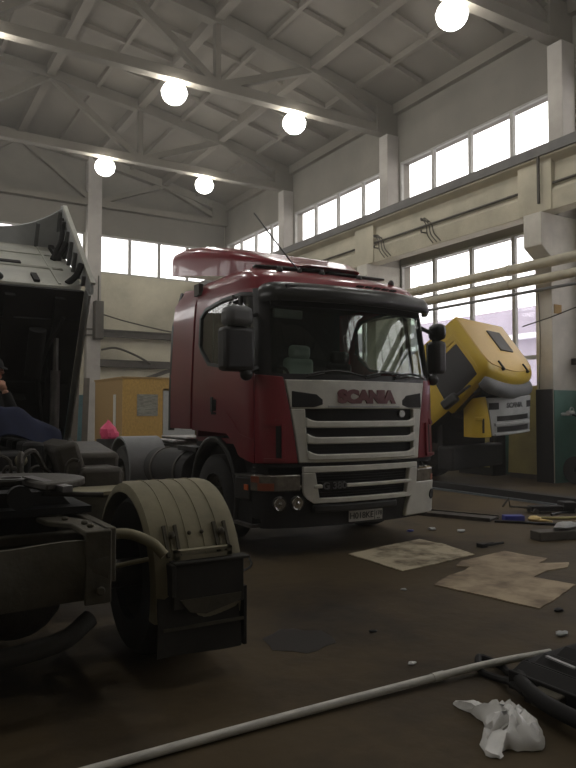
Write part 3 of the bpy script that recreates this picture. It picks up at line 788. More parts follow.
# chassis
m = MB()
for x in (-.42, .42): m.box(x-.04, x+.04, .5, 6.4, .72, 1.0)
for y in (.9, 2.3, 3.6, 5.1, 6.35): m.box(-.38, .38, y-.05, y+.05, .75, .97)
m.build('chassis_frame', M_dark, R)
for sg in (-1, 1):
    wheel(R, sg*1.06, 1.43, .52, .34, sg)
    f = MB(); arc = []
    for i in range(19):
        a = math.radians(-22+224*i/18); arc.append((1.43+.66*math.cos(a), .56+.70*math.sin(a)))
    inn = [(1.43+(p-1.43)*.9, .56+(q-.56)*.9) for p, q in arc]
    f.prism(arc+inn[::-1], 'x', sg*.82, sg*1.25); f.build('front_mudguard', M_black, R, bevel=.02)
    st = MB(); st.box(min(sg*.95, sg*1.26), max(sg*.95, sg*1.26), .42, .80, .58, .84); st = st.build('step_box', M_black, R, bevel=.025)
    q = MB(); q.box(min(sg*1.0, sg*1.27), max(sg*1.0, sg*1.27), .40, .78, .84, .86); q.build('step_tread', M_steel, st)
    q = MB(); q.box(min(sg*1.0, sg*1.27), max(sg*1.0, sg*1.27), .38, .80, .30, .335).build('step_tread', M_steel, st)
    q = MB(); q.box(min(sg*1.0, sg*1.22), max(sg*1.0, sg*1.22), .45, .78, .33, .64).build('step_backing', M_soot, st)
    q = MB(); q.box(min(sg*1.26, sg*1.275), max(sg*1.26, sg*1.275), .46, .54, .70, .76).build('side_marker', M_oran, st)
    wheel(R, sg*.93, 5.1, .5, .6, sg, 'rear_wheel')
    g = MB(); g.lathe([(.56, -.33), (.585, -.32), (.585, .32), (.56, .33), (.545, .32), (.545, -.32)], (sg*.93, 5.1, .56), 'x', 28, a0=math.radians(-12), a1=math.radians(192))
    g.build('rear_mudguard', M_grey, R)
    k = MB(); k.cyl((sg*.95, 2.4, .72), (sg*.95, 3.9, .72), .30, n=28); k = k.build('fuel_tank', M_soot, R)
    q = MB()
    for y in (2.7, 3.6): q.lathe([(.3, -.03), (.312, -.03), (.312, .03), (.3, .03)], (0, 0, 0), 'y', 28)
    q = MB()
    for y in (2.7, 3.6): q.lathe([(.3, -.03), (.312, -.03), (.312, .03), (.3, .03)], (sg*.95, y, .72), 'y', 28)
    q.build('tank_strap', M_dark, k)
m = MB(); m.box(-1.1, -.55, 2.25, 2.9, 1.02, 1.08).box(-.9, -.5, 2.3, 2.7, 1.08, 1.22)
for i in range(6): m.tube([(-.8+.12*i, 2.2, 1.3), (-.8+.13*i, 2.5, 1.15+.03*i), (-.7+.1*i, 3.0, 1.05)], .018, 6, smooth=3)
m.build('air_lines', M_soot, R)
m = MB(); m.box(-.5, .5, 4.6, 5.5, 1.02, 1.08).box(-.3, .3, 4.5, 5.7, 1.08, 1.13); m.build('fifth_wheel_plate', M_steel, R, bevel=.02)
m = MB().cyl((-.55, 1.43, .5), (.55, 1.43, .5), .07, n=12); m.build('front_axle', M_dark, R)
m = MB().cyl((-.6, 5.1, .5), (.6, 5.1, .5), .11, n=12).ball((0, 5.1, .5), .26, 16, 10)
m.build('rear_axle', M_dark, R)
MB().box(-.35, .35, .5, 1.9, .75, 1.15).build('engine', M_soot, R)

# ================================================================== YELLOW TRUCK, cab tipped forward
Y = thing('truck', (11.13, 10.85, 0), 'yellow truck with its cab tipped forward by the right wall', 'truck', rz=math.radians(18))
ZP[4:] = [(2.95, .20, .955), (3.05, .24, .945), (3.12, .30, .92), (3.16, .40, .89)]
H = Vector((0, .42, 1.33))
T = Matrix.Translation(H) @ Matrix.Rotation(math.radians(54), 4, 'X') @ Matrix.Translation(-H)
m = MB(T)
for sg in (-1, 1):
    patch(m, rect(sg*1.25, sg*2.7, 1.15, WLO), 20, 6, 0, -.03); patch(m, rect(sg*2.3, sg*2.7, WLO, 2.9), 5, 6, 0, -.03); patch(m, rect(sg*1.16, sg*2.3, WHI, 2.9), 14, 2, 0, -.03)
    patch(m, rect(sg*1.12, sg*1.36, 1.93, 2.92), 6, 8, 0, -.03)
patch(m, rect(-2.7, 2.7, 2.9, 3.16), 70, 8, 0, -.03)
m.box(-1.2, 1.2, 1.68, 1.73, 1.2, 3.1); m.box(-1.1, 1.1, .2, 1.68, 1.12, 1.18)
m.build('cab_shell', M_yellow, Y)
m = MB(T); top = [SF(-2.7+5.4*i/70, 3.16) for i in range(71)]
m.add(top+[Vector((p.x*.985, p.y, p.z+.02)) for p in top], [tuple(range(70, -1, -1)), tuple(range(71, 142))]+[(i, i+1, i+72, i+71) for i in range(70)])
rf = m.build('roof_panel', M_yroof, Y)
MB(T).box(-.05, .58, .95, 1.5, 3.17, 3.21).build('roof_hatch', M_rail, rf, bevel=.012)
for x in (-.62, .62): MB(T).box(x-.025, x+.025, .40, .62, 3.15, 3.21).build('roof_bracket', M_soot, rf)
for sg in (-1, 1):
    d = patch(MB(T), rect(sg*1.36, sg*2.2, WLO, WHI), 16, 6, .004, -.02).build('side_window', M_black, Y)
    f = MB(T); patch(f, rect(sg*1.30, sg*2.35, lambda s: WLO(s)-.05, lambda s: WLO(s)), 14, 1, .02, -.02); patch(f, rect(sg*2.2, sg*2.27, WLO, WHI), 2, 5, .015, -.02)
    f.build('window_trim', M_yellow, Y)
    c = MB(T); patch(c, rect(sg*1.45, sg*2.4, lambda s: WHI(s)+.05, lambda s: WHI(s)+.075), 14, 1, .015, -.02); patch(c, rect(sg*2.40, sg*2.43, 1.3, 2.9), 1, 6, .012, -.02)
    c.build('crease', M_yellow, Y)
    X = sg*1.42
    mm = MB(T).box(X-.09, X+.09, .25, .45, 1.98, 2.35); mm = mm.build('mirror', M_black, Y, bevel=.05)
    MB(T).tube([SF(sg*1.3, 2.6), (X, .35, 2.55), (X, .35, 2.3)], .03, 8).build('mirror_arm', M_black, mm)
    h = MB(T); patch(h, rect(sg*2.1, sg*2.25, 1.52, 1.70), 4, 4, .02, .0); h.build('door_handle', M_black, Y)
patch(MB(T), rect(-1.12, 1.12, 1.93, 2.76), 30, 8, -.0, -.02).build('windscreen', glass('dark_glass', (.25, .3, .28), .5, .9), Y)
m = MB(T); patch(m, rect(-1.14, 1.14, 1.88, 1.96), 20, 1, .01, -.03); patch(m, rect(-1.14, 1.14, 2.70, 2.80), 20, 1, .01, -.03); m.build('windscreen_seal', M_black, Y)
visor(MB(T), 1.2).build('sun_visor', M_grey, Y, smooth=50)
patch(MB(T), rect(-1.3, 1.3, 1.0, 1.9), 30, 8, -.05, -.09).build('firewall', M_soot, Y)
m = MB(T); m.box(-1.0, 1.0, .5, 1.4, .95, 1.12); m.build('cab_underside', M_soot, Y)
# front panel hanging open
Q = Matrix.Translation((.12, -.95, .10)) @ Matrix.Rotation(math.radians(4), 4, 'X') @ Matrix.Rotation(math.radians(-10), 4, 'Z') @ Matrix.Rotation(math.radians(-4), 4, 'Y') @ Matrix.Translation((0, 0, 1)) @ Matrix.Diagonal((.84, 1, .86, 1)) @ Matrix.Translation((0, 0, -1))
m = MB(Q)
def PG(u, v):
    z = 1.0+.9*v; a = lerp(GW, z)-.03; return -a+2*a*u, z
patch(m, PG, 30, 8, .02, -.03)
fp = m.build('front_panel', M_lgrey, Y, bevel=.01)
m = MB(Q)
for z in (1.08, 1.34): patch(m, rect(-.66, .66, z, z+.12), 20, 2, .025, .0)
for sg in (-1, 1): patch(m, rect(sg*.6, sg*.9, 1.62, 1.78), 6, 2, .025, .0)
m.build('grille_slot', M_soot, fp)
m = MB(Q); patch(m, rect(-.74, .74, 1.225, 1.30), 20, 1, .05, .0); patch(m, rect(-.74, .74, 1.0, 1.05), 20, 1, .05, .0); m.build('grille_bars', M_lgrey, fp, bevel=.01)
text_part('SCANIA', .17, 0, 1.7, 1.1, M_badge2, fp, off=.025, bold=.006, M=Q)
for sg in (-1,):
    def P2(u, v, sg=sg):
        z = .97+(.96-.1*u*u*(1))*v; a = lerp(GW, z)-.02; return sg*(a+(1.5-a)*u), z
    cp = patch(MB(Q), P2, 14, 10, .012, -.03).build('corner_panel', M_yellow, Y, bevel=.008)
    v = MB(Q); patch(v, rect(sg*1.04, sg*1.09, 1.08, 1.42), 3, 6, .02, .0); v.build('air_vent', M_soot, cp)
    v = MB(Q); patch(v, rect(sg*1.09, sg*1.25, 1.38, 1.46), 5, 3, .035, .0); v.build('vent_lip', M_yellow, cp, bevel=.008)
# chassis, wheels, engine
m = MB()
for x in (-.42, .42): m.box(x-.04, x+.04, .3, 6.2, .72, 1.0)
for y in (.5, 2.3, 3.6, 5.1): m.box(-.38, .38, y-.05, y+.05, .75, .97)
m.build('chassis_frame', M_dark, Y)
MB().box(-.38, .38, .6, 2.3, .7, 1.45).cyl((-.2, .55, 1.2), (-.2, .5, 1.2), .3, n=20).box(-.3, .3, .9, 2.0, 1.45, 1.7).build('engine', M_soot, Y, bevel=.04)
MB().box(-1.2, 1.2, -.25, .12, .35, .85).build('bumper', M_soot, Y, bevel=.05)
MB().box(-1.0, 1.0, .1, .22, .7, 1.3).build('radiator', M_soot, Y)
MB().tube([(-.75, .9, .95), (-.75, .75, 1.9)], .045, 10).build('tilt_ram', M_steel, Y)
for sg in (-1, 1):
    wheel(Y, sg*.98, 1.43, .52, .34, sg); wheel(Y, sg*.9, 5.1, .5, .56, sg, 'rear_wheel')
    f = MB(); arc = [(1.43+.66*math.cos(math.radians(-10+200*i/14)), .56+.68*math.sin(math.radians(-10+200*i/14))) for i in range(15)]
    f.prism(arc+[(1.43+(p-1.43)*.92, .56+(q-.56)*.92) for p, q in arc][::-1], 'x', sg*.8, sg*1.18); f.build('front_mudguard', M_soot, Y)
# ================================================================== WHITE TRUCK seen from behind, cab tipped forward
W = thing('truck', (.716, 4.36, 0), 'white truck seen from its dusty bare rear chassis, cab tipped forward, at left', 'truck')
C0 = Vector((0, 3.13, 2.88)); dw = Vector((0, .883, .47)); dd = Vector((0, .47, -.883))
TM = Matrix(((1, 0, 0, 0), (0, dw.y, dd.y, C0.y), (0, dw.z, dd.z, C0.z), (0, 0, 0, 1)))      # (x, up the cab, forward of its rear wall)
m = MB(TM)
def cross(b, k):
    q = []
    for i in range(28):
        a = 2*PI*i/28; c, s = math.cos(a), math.sin(a)
        q.append(Vector((1.245*k*math.copysign(abs(c)**.22, c), .95+.93*k*math.copysign(abs(s)**.22, s), b)))
    return q
m.loft([cross(0, .985), cross(.03, 1), cross(1.5, 1), cross(1.9, .97), cross(2.15, .9)])
cb_ = m.build('cab_shell', M_white, W, smooth=50)
m = MB(TM)
for a in (.62, .66, 1.15): m.box(-1.1, 1.1, a, a+.022, -.012, .01)
m.box(-.02, .02, .1, 1.6, -.01, .01); m.box(.95, .98, .1, 1.5, -.012, .01)
m.build('wall_ridge', M_white, cb_)
m = MB(TM); m.box(.42, .66, .72, .80, -.015, .01).box(.70, .76, .10, .34, -.03, .01); m.tube([(-.9, .3, -.03), (-.1, .28, -.05), (.28, .22, -.04)], .018, 6, smooth=4)
m.ball((.28, .12, -.02), (.12, .07, .06), 12, 8); m.ball((.3, .42, -.02), .03, 8, 6)
m.build('wall_fitting', M_soot, cb_)
m = MB(TM)
for x0 in (.02,):
    m.tube([(x0, .98, -.012), (x0+.035, .82, -.012), (x0+.07, .98, -.012)], .006, 5)
    m.tube([(x0+.1+.03*i, .90+.035*(i % 2), -.012) for i in range(9)], .005, 5)
m.build('handwriting', M_dark, cb_)
m = MB(TM); m.box(-1.2, 1.2, -.03, .02, .02, 2.0)
for x in (-.95, -.45, .45, .95): m.box(x-.05, x+.05, -.10, -.03, .1, 2.0)
for b in (.35, 1.1, 1.7): m.box(-1.15, 1.15, -.08, -.03, b, b+.08)
m.cyl((.75, -.12, .45), (.75, -.12, 1.0), .09, n=16).box(.2, .7, -.2, -.03, 1.25, 1.55).tube([(1.0, -.08, .3), (.8, -.15, .9), (.9, -.12, 1.6)], .03, 8, smooth=4)
m.build('cab_underside', M_soot, cb_)
for sg in (-1, 1):
    m = MB(TM).prism([(-.14, .02), (-.14, 2.0), (.05, 2.05), (.05, 0)], 'x', sg*1.235-.012, sg*1.235+.012); m.build('side_skirt', M_lgrey, cb_)
    m = MB(TM).prism([(-.16, .0), (-.12, -.10), (.5, -.24), (1.2, -.40), (1.60, -.52), (1.74, -.50), (1.74, 0)], 'x', sg*1.25-.015, sg*1.25+.015)
    fa = m.build('side_fairing', M_lgrey, W)
    for i in range(7):
        a = .1+.25*i; MB(TM).box(sg*1.21-.02, sg*1.21+.02, a, a+.03, -.09-.28*(a/1.25), 0).build('fairing_rib', M_grey, fa)
    for a in (.15, 1.0): MB(TM).tube([(sg*1.05, a, 0), (sg*1.15, a+.05, -.08), (sg*1.21, a+.12, -.2)], .035, 8, smooth=3).build('fairing_bracket', M_soot, fa)
    m = MB(TM)
    m.tube([(sg*1.05, 1.0, -.01), (sg*1.17, 1.2, -.22), (sg*1.2, 1.45, -.40)], .03, 8, smooth=4); m.box(sg*1.12-.03, sg*1.12+.03, 1.0, 1.5, -.05, 0)
    m.build('fairing_bracket', M_soot, fa)
    m = MB(TM).bar((sg*1.255, -.12, -.11), (sg*1.255, 1.62, -.525), .05, .03); m.build('fairing_edge', M_white, fa)
A, B = [], []
for i in range(33):
    x = -1.25+2.5*i/32; h = .16+.36*abs(x/1.25)**3.2; a, b = [], []
    for j in range(7):
        t = j/6; p = Vector((x*(1-.04*t*0), 1.54+.16*t-.06*t*t, .02-h*t)); a.append(p); b.append(p+Vector((0, .035, 0)))
    A.append(a); B.append(b)
sp = MB(TM).slab(A, B).build('roof_spoiler', M_lgrey, W)
for x in (-1.0, -.5, 0, .5, .95): MB(TM).box(x-.02, x+.02, 1.52, 1.55, -.12-.2*abs(x)**3, 0).build('spoiler_rib', M_grey, sp)
m = MB().tube([(.95, 3.35, 1.0), (.95, 3.3, 2.0)], .05, 10).tube([(.95, 3.3, 2.0), (.95, 3.3, 2.35)], .03, 8); m.build('tilt_ram', M_steel, W)
# chassis
m = MB()
for x in (-.40, .40): m.box(x-.035, x+.035, -.62, 4.6, .62, .92)
for y in (.55, 1.9, 3.0): m.box(-.37, .37, y-.04, y+.04, .66, .88)
m.box(-.4, .4, -.18, -.10, .78, .84)
fr = m.build('chassis_frame', M_dust2, W, bevel=.01)
# rear cross member: dented sheet with flange
A, B = [], []
for i in range(25):
    x = -.9+1.25*i/24; a, b = [], []
    for j in range(9):
        t = j/8; z = .56+.31*t; y = -.70-.05*math.sin(PI*t)+.02*math.sin(x*7+t*3); z += .012*math.sin(x*9)*t
        a.append(Vector((x, y, z))); b.append(Vector((x, y+.03, z)))
    A.append(a); B.append(b)
m = MB().slab(A, B); m.build('rear_cross_member', M_dust2, W)
m = MB().prism([(.11, -.10), (.27, -.14), (.37, -.40), (.37, -.72), (.33, -.74), (.23, -.74), (.23, -.45), (.13, -.28)], 'z', .90, .93)
m.box(.34, .375, -.72, -.38, .56, .93); m.box(.23, .37, -.755, -.735, .55, .93)
for (x, y) in ((.29, -.5), (.29, -.62), (.23, -.3)): m.cyl((x, y, .93), (x, y, .95), .02, n=8)
m.cyl((.31, -.755, .62), (.31, -.775, .62), .025, n=8)
m.build('rear_bracket', M_dust2, W, bevel=.008)
m = MB().tube([(.37, -.42, .84), (.54, -.46, .85), (.66, -.55, .80), (.72, -.60, .73)], .03, 10, smooth=5).tube([(.37, -.3, .62), (.75, -.55, .72)], .014, 8); m.build('mudguard_stay', M_dust, W)
m = MB().tube([(-.9, -.66, .40), (-.4, -.7, .33), (.1, -.68, .36), (.3, -.6, .44)], .05, 10, smooth=4); m.build('tow_bar', M_flap, W)
m = MB().cyl((-.8, 0, .52), (.8, 0, .52), .09, n=14).ball((0, 0, .52), (.3, .34, .3), 18, 12).cyl((0, 0, .52), (0, 2.4, .75), .06, n=12); m.build('rear_axle', M_dark, W)
MB().cyl((-.8, 3.7, .5), (.8, 3.7, .5), .07, n=12).build('front_axle', M_dark, W)
for sg in (-1, 1):
    wheel(W, sg*.95, 0, .51, .5, sg, 'rear_wheel'); wheel(W, sg*1.02, 3.7, .51, .34, sg)
    x0, x1 = (.66, 1.24) if sg > 0 else (-1.24, -.66)
    h = (x1-x0)/2; g = MB(); r = .60
    g.lathe([(r-.05, -h), (r-.01, -h+.015), (r, -h+.06), (r, h-.06), (r-.01, h-.015), (r-.05, h), (r-.065, h), (r-.025, h-.07), (r-.025, -h+.07), (r-.065, -h)], ((x0+x1)/2, 0, .50), 'x', 36, a0=math.radians(-5), a1=math.radians(196))
    mg = g.build('rear_mudguard', M_dust, W)
    g = MB()
    for t in (.22, .40, .58, .76): 
        xx = x0+(x1-x0)*t; g.lathe([(r-.002, xx-.004), (r+.005, xx-.004), (r+.005, xx+.004), (r-.002, xx+.004)], (0, 0, .50), 'x', 36, a0=math.radians(0), a1=math.radians(160))
    g.build('mudguard_seam', M_dust, mg)
    # plates and straps on the back of the mudguard
    def onarc(deg, rr): a = math.radians(deg); return (rr*math.cos(a), .50+rr*math.sin(a))
    for xx in (x0+.13, x1-.13):
        g = MB()
        for dx in (-.035, .035):
            p, q = onarc(142, r+.012), onarc(160, r+.012); g.bar((xx+dx, *p), (xx+dx, *q), .018, .02)
        p = onarc(148, r+.02); g.ball((xx, *p), .022, 10, 6); g.build('strap_clip', M_dust2, mg)
    for xx in (x0+.25, x1-.25):
        p = onarc(147, r+.005); MB().ball((xx, *p), .013, 8, 6).build('rivet', M_dust2, mg)
    g = MB(); g.box(x0+.12, x1-.1, -.62, -.605, .695, .72).box(x0+.12, x1-.1, -.62, -.57, .735, .75).box(x1-.13, x1-.1, -.62, -.58, .70, .75).box(x0+.12, x0+.15, -.62, -.58, .70, .75)
    g.build('lamp_bracket', M_dust, mg)
    # ledge, flap and tail plate
    g = MB().box(x0+.10, x1-.0, -.66, -.56, .672, .69).box(x0+.10, x1-.03, -.64, -.62, .42, .675).box(x0+.08, x0+.11, -.66, -.55, .5, .68); g.build('tail_plate', M_flap, mg, bevel=.006)
    A, B = [], []
    for i in range(15):
        x = x0+.02+(x1-x0-.06)*i/14; a, b = [], []
        for j in range(13):
            t = j/12; z = .52-.37*t; y = -.585-.02*math.sin(x*9+t*4)-.025*t; a.append(Vector((x, y, z))); b.append(Vector((x, y+.012, z)))
        A.append(a); B.append(b)
    MB().slab(A, B).build('mud_flap', M_flap, mg)
    g = MB().prism([(x0+.14, .475), (x0+.2, .40), (x0+.3, .38), (x1-.06, .43), (x1-.05, .475)], 'y', -.65, -.635).box(x0+.05, x1-.02, -.622, -.61, .30, .318); g.build('flap_patch', M_dust2, mg)
    MB().box(x1-.02 if sg > 0 else x0-.0, x1+.0 if sg > 0 else x0+.02, -.62, -.50, .15, .5).build('flap_edge', M_soot, mg)
# fifth wheel
A, B = [], []
m = MB(); poly = []
for i in range(40):
    a = 2*PI*i/40; x, y = .46*math.cos(a), .20+.44*math.sin(a)
    if y < -.1 and abs(x) < .09: y = .12
    poly.append((x, y))
m.prism(poly, 'z', 1.09, 1.135)
fw_ = m.build('fifth_wheel', M_dark, W, bevel=.012)
for sx in (-1, 1): MB().bar((sx*.10, .13, 1.138), (sx*.26, -.24, 1.10), .07, .035).build('coupling_ramp', M_steel, fw_)
MB().lathe([(.07, 1.136), (.12, 1.136), (.12, 1.145), (.07, 1.145)], (0, .16, 0), 'z', 24).build('locking_jaw', M_steel, fw_)
MB().tube([(.10, .0, 1.06), (.35, -.1, 1.05), (.50, -.12, 1.04)], .016, 8, smooth=3).build('release_handle', M_dark, fw_)
m = MB().prism([(-.4, .92), (.4, .92), (.25, 1.09), (-.25, 1.09)], 'y', .1, .4).box(-.12, .12, -.2, .0, 1.02, 1.09).cyl((0, -.22, 1.06), (0, -.16, 1.06), .07, n=16).box(-.45, .45, -.05, .5, .93, .97)
m.build('fifth_wheel_stand', M_soot, fw_)
# engine, gearbox and boxes left bare by the tipped cab
m = MB(); m.box(-.38, .38, 1.5, 3.2, .75, 1.22).box(-.28, .28, .95, 1.6, .72, 1.08).box(-.45, .1, 1.8, 3.0, 1.2, 1.34)
for k in range(6): m.cyl((.42, 1.65+.27*k, 1.0), (.42, 1.65+.27*k, 1.3), .085, n=14)
en = m.build('engine', M_soot, W, bevel=.03)
rnd = random.Random(5)
for k in range(26):
    m = MB()
    p = Vector((rnd.uniform(-.5, .85), rnd.uniform(1.0, 2.6), rnd.uniform(1.0, 1.22))); q = p+Vector((rnd.uniform(-.3, .3), rnd.uniform(-.3, .3), rnd.uniform(-.05, .1)))
    m.tube([p, (p+q)/2+Vector((0, 0, rnd.uniform(.03, .1))), q, q-Vector((0, 0, .2))], rnd.choice((.014, .022, .03)), 7, smooth=4); m.build('engine_hose', M_dark, en)
m = MB().ball((.30, 1.5, 1.16), .05, 12, 8).cyl((.1, 1.55, 1.1), (.1, 1.55, 1.24), .05, n=14); m.build('filler_cap', M_dust, en)
m = MB().box(.62, 1.12, 1.55, 2.25, .85, 1.24, R=Matrix.Rotation(.12, 3, 'X')).box(.7, 1.05, 1.2, 1.6, .9, 1.1).box(.55, .75, 1.3, 2.2, 1.0, 1.3, R=Matrix.Rotation(-.3, 3, 'Y')); m.build('air_filter_box', M_dark, W, bevel=.04)
m = MB().box(.55, 1.2, .80, 1.45, .45, .93); bb = m.build('battery_box', M_dust2, W, bevel=.02)
MB().box(.53, 1.22, .78, 1.47, .93, .955).build('box_lid', M_dust, bb)
MB().box(-1.2, -.55, .9, 2.4, .45, .95).build('fuel_tank', M_dark, W, bevel=.1)
for sg in (-1, 1):
    f = MB(); arc = [(3.7+.64*math.cos(math.radians(-10+200*i/14)), .56+.64*math.sin(math.radians(-10+200*i/14))) for i in range(15)]
    f.prism(arc+[(3.7+(p-3.7)*.93, .56+(q-.56)*.93) for p, q in arc][::-1], 'x', sg*.84, sg*1.22); f.build('front_mudguard', M_soot, W)

# blue cloth over the engine
A, B = [], []
for i in range(22):
    u = i/21; a, b = [], []
    for j in range(14):
        v = j/13; x = .62+.85*u; y = 6.33+.5*v
        z = 1.60-.02*math.sin(9*u+3*v)-.03*v
        if u > .55: z -= (u-.55)**1.25*.62
        if v < .35: z -= (.35-v)*.75
        z += .014*math.sin(u*19+v*7); a.append(Vector((x, y, z))); b.append(Vector((x, y+.004, z-.012)))
    A.append(a); B.append(b)
tag(MB().slab(A, B).build('work_jacket', M_cloth), 'dark blue work cloth draped over the bare engine at left', 'cloth')
tag(MB().box(.78, 1.15, 6.5, 6.8, 1.34, 1.53, R=Matrix.Rotation(.2, 3, 'Z')).build('tool_box', M_soot, bevel=.03), 'dark box under the blue cloth on the engine', 'box')

# person sitting on the engine, face in profile
def person():
    J = {'pel': ((0.800, 7.190, 1.390), .15), 'sp': ((0.820, 7.170, 1.570), .145), 'ch': ((0.860, 7.110, 1.710), .155), 'nk': ((0.900, 7.060, 1.830), .062), 'hb': ((0.920, 7.030, 1.910), .075), 'ht': ((0.925, 7.030, 1.990), .09),
         'shr': ((1.020, 7.010, 1.740), .07), 'elr': ((1.100, 6.830, 1.550), .05), 'wrr': ((1.020, 6.790, 1.760), .03), 'shl': ((0.680, 7.190, 1.740), .07), 'ell': ((0.620, 6.960, 1.520), .05), 'wrl': ((0.780, 6.810, 1.530), .03),
         'hpr': ((0.880, 7.130, 1.330), .1), 'knr': ((1.000, 7.330, 1.390), .075), 'ftr': ((1.050, 7.410, 0.970), .05), 'hpl': ((0.700, 7.230, 1.330), .1), 'knl': ((0.600, 7.460, 1.390), .075), 'ftl': ((0.600, 7.510, 0.970), .05)}
    E_ = [('pel', 'sp'), ('sp', 'ch'), ('ch', 'nk'), ('nk', 'hb'), ('hb', 'ht'), ('ch', 'shr'), ('shr', 'elr'), ('elr', 'wrr'), ('ch', 'shl'), ('shl', 'ell'), ('ell', 'wrl'), ('pel', 'hpr'), ('hpr', 'knr'), ('knr', 'ftr'), ('pel', 'hpl'), ('hpl', 'knl'), ('knl', 'ftl')]
    ks = list(J); me = bpy.data.meshes.new('person'); me.from_pydata([J[k][0] for k in ks], [(ks.index(a), ks.index(b)) for a, b in E_], [])
    o = bpy.data.objects.new('tmp_body', me); COL.objects.link(o)
    o.modifiers.new('Skin', 'SKIN')
    sv = me.skin_vertices[0].data
    for i, k in enumerate(ks): sv[i].radius = (J[k][1], J[k][1]); sv[i].use_root = (k == 'pel')
    su = o.modifiers.new('Sub', 'SUBSURF'); su.levels = 2; su.render_levels = 2
    dg = bpy.context.evaluated_depsgraph_get(); dg.update()
    body = bpy.data.meshes.new_from_object(o.evaluated_get(dg)); bpy.data.objects.remove(o)
    mb = MB(); mb.add([v.co for v in body.vertices], [tuple(p.vertices) for p in body.polygons])
    # head facing camera right (+x, -y)
    hc = Vector((0.940, 7.010, 1.960)); f = Vector((.8, -.55, -.22)).normalized(); sd = f.cross(Vector((0, 0, 1))).normalized(); up = sd.cross(f)
    def L(a, b, c): return hc+f*a+sd*b+up*c
    hd = MB(); hd.ball((0, 0, 0), 1, 20, 14)
    for p in hd.v:
        x, y, z = p; k = 1-.22*max(0, -z)
        mb_ = L(x*.10*k+(.012 if z < -.2 and x > 0 else 0), y*.078*k, z*.118); p.xyz = mb_
    mb.add(hd.v, hd.f)
    for q, r in ((L(.112, 0, -.012), .016), (L(.106, 0, .012), .012), (L(.100, 0, -.055), .016), (L(.098, 0, -.066), .015), (L(0, .08, -.01), .022), (L(0, -.08, -.01), .022), (L(.092, 0, -.1), .022)):
        t = MB(); t.ball(q, r, 8, 6); mb.add(t.v, t.f)
    for s in (-1, 1):
        t = MB(); t.ball(L(.085, s*.032, .012), .013, 8, 6); mb.add(t.v, t.f)
    # raised hand with fingers curled by the chin
    w = Vector((1.020, 6.790, 1.760)); hp = Vector((0.980, 6.860, 1.815))
    t = MB(); t.tube([w, (w+hp)/2, hp], [.030, .042, .036], 10)
    dirn = (L(.11, 0, -.07)-hp).normalized(); sx = dirn.cross(Vector((0, 0, 1))).normalized()
    for k in range(4):
        b = hp+sx*(.022*(k-1.5)); ln = (.072, .08, .075, .06)[k]
        t.tube([b, b+dirn*ln*.45+Vector((0, 0, .012)), b+dirn*ln*.85-Vector((0, 0, .004)), b+dirn*ln-Vector((0, 0, .02))], [.0105, .010, .009, .007], 8)
    t.tube([w+Vector((.0, .01, .02)), hp+sx*.05-Vector((0, 0, .03)), hp+sx*.045+dirn*.04], [.013, .012, .009], 8)
    mb.add(t.v, t.f)
    t = MB(); w2 = Vector((0.780, 6.810, 1.530)); d2 = Vector((.8, -.3, -.2)).normalized(); s2 = d2.cross(Vector((0, 0, 1))).normalized()
    t.tube([w2, w2+d2*.05, w2+d2*.09], [.03, .042, .036], 10)
    for k in range(4):
        b = w2+d2*.085+s2*(.022*(k-1.5)); t.tube([b, b+d2*.04, b+d2*.06-Vector((0, 0, .03))], [.0105, .01, .008], 8)
    t.tube([w2+d2*.03, w2+d2*.05+s2*.055, w2+d2*.09+s2*.05], [.013, .012, .009], 8)
    mb.add(t.v, t.f)
    ob = mb.build('person', M_skin, None, smooth=80)
    tag(ob, 'person in dark cap and jacket at left edge, one hand raised to the chin', 'person')
    # clothes: thickened copies of the body below the neck, and a cap
    cl = MB(); cl.add([v.co for v in body.vertices], [tuple(p.vertices) for p in body.polygons])
    jm = bpy.data.meshes.new('jacket'); bm = bmesh.new(); vs = []
    bm2 = bmesh.new(); bm2.from_mesh(body); bm2.normal_update()
    for v in list(bm2.verts): v.co += v.normal*.014
    wr = (Vector((1.02, 6.79, 1.76)), Vector((.78, 6.81, 1.53)))
    dele = [v for v in bm2.verts if (v.co.z > 1.845 and (v.co-Vector((.90, 7.05, 1.87))).length < .25) or any((v.co-q).length < .045 for q in wr)]
    bmesh.ops.delete(bm2, geom=dele, context='VERTS'); bm2.to_mesh(jm); bm2.free(); bm.free()
    for p in jm.polygons: p.use_smooth = True
    jm.materials.append(M_soot); jo = bpy.data.objects.new('jacket', jm); COL.objects.link(jo); jo.parent = ob
    cp = MB(); cp.ball((0, 0, 0), 1, 20, 12)
    for p in cp.v:
        x, y, z = p; z = max(z, .18); p.xyz = L(x*.112, y*.09, z*.128)
    A = [L(.08+.065*t, .075*s, .03-.012*t) for t, s in ((0, -1), (.7, -.75), (1, 0), (.7, .75), (0, 1))]
    cp.add(A+[p+Vector((0, 0, .012)) for p in A], [(0, 1, 2, 3, 4), (9, 8, 7, 6, 5)]+[(i, (i+1) % 5, (i+1) % 5+5, i+5) for i in range(5)])
    cp.build('cap', M_soot, ob)
person()

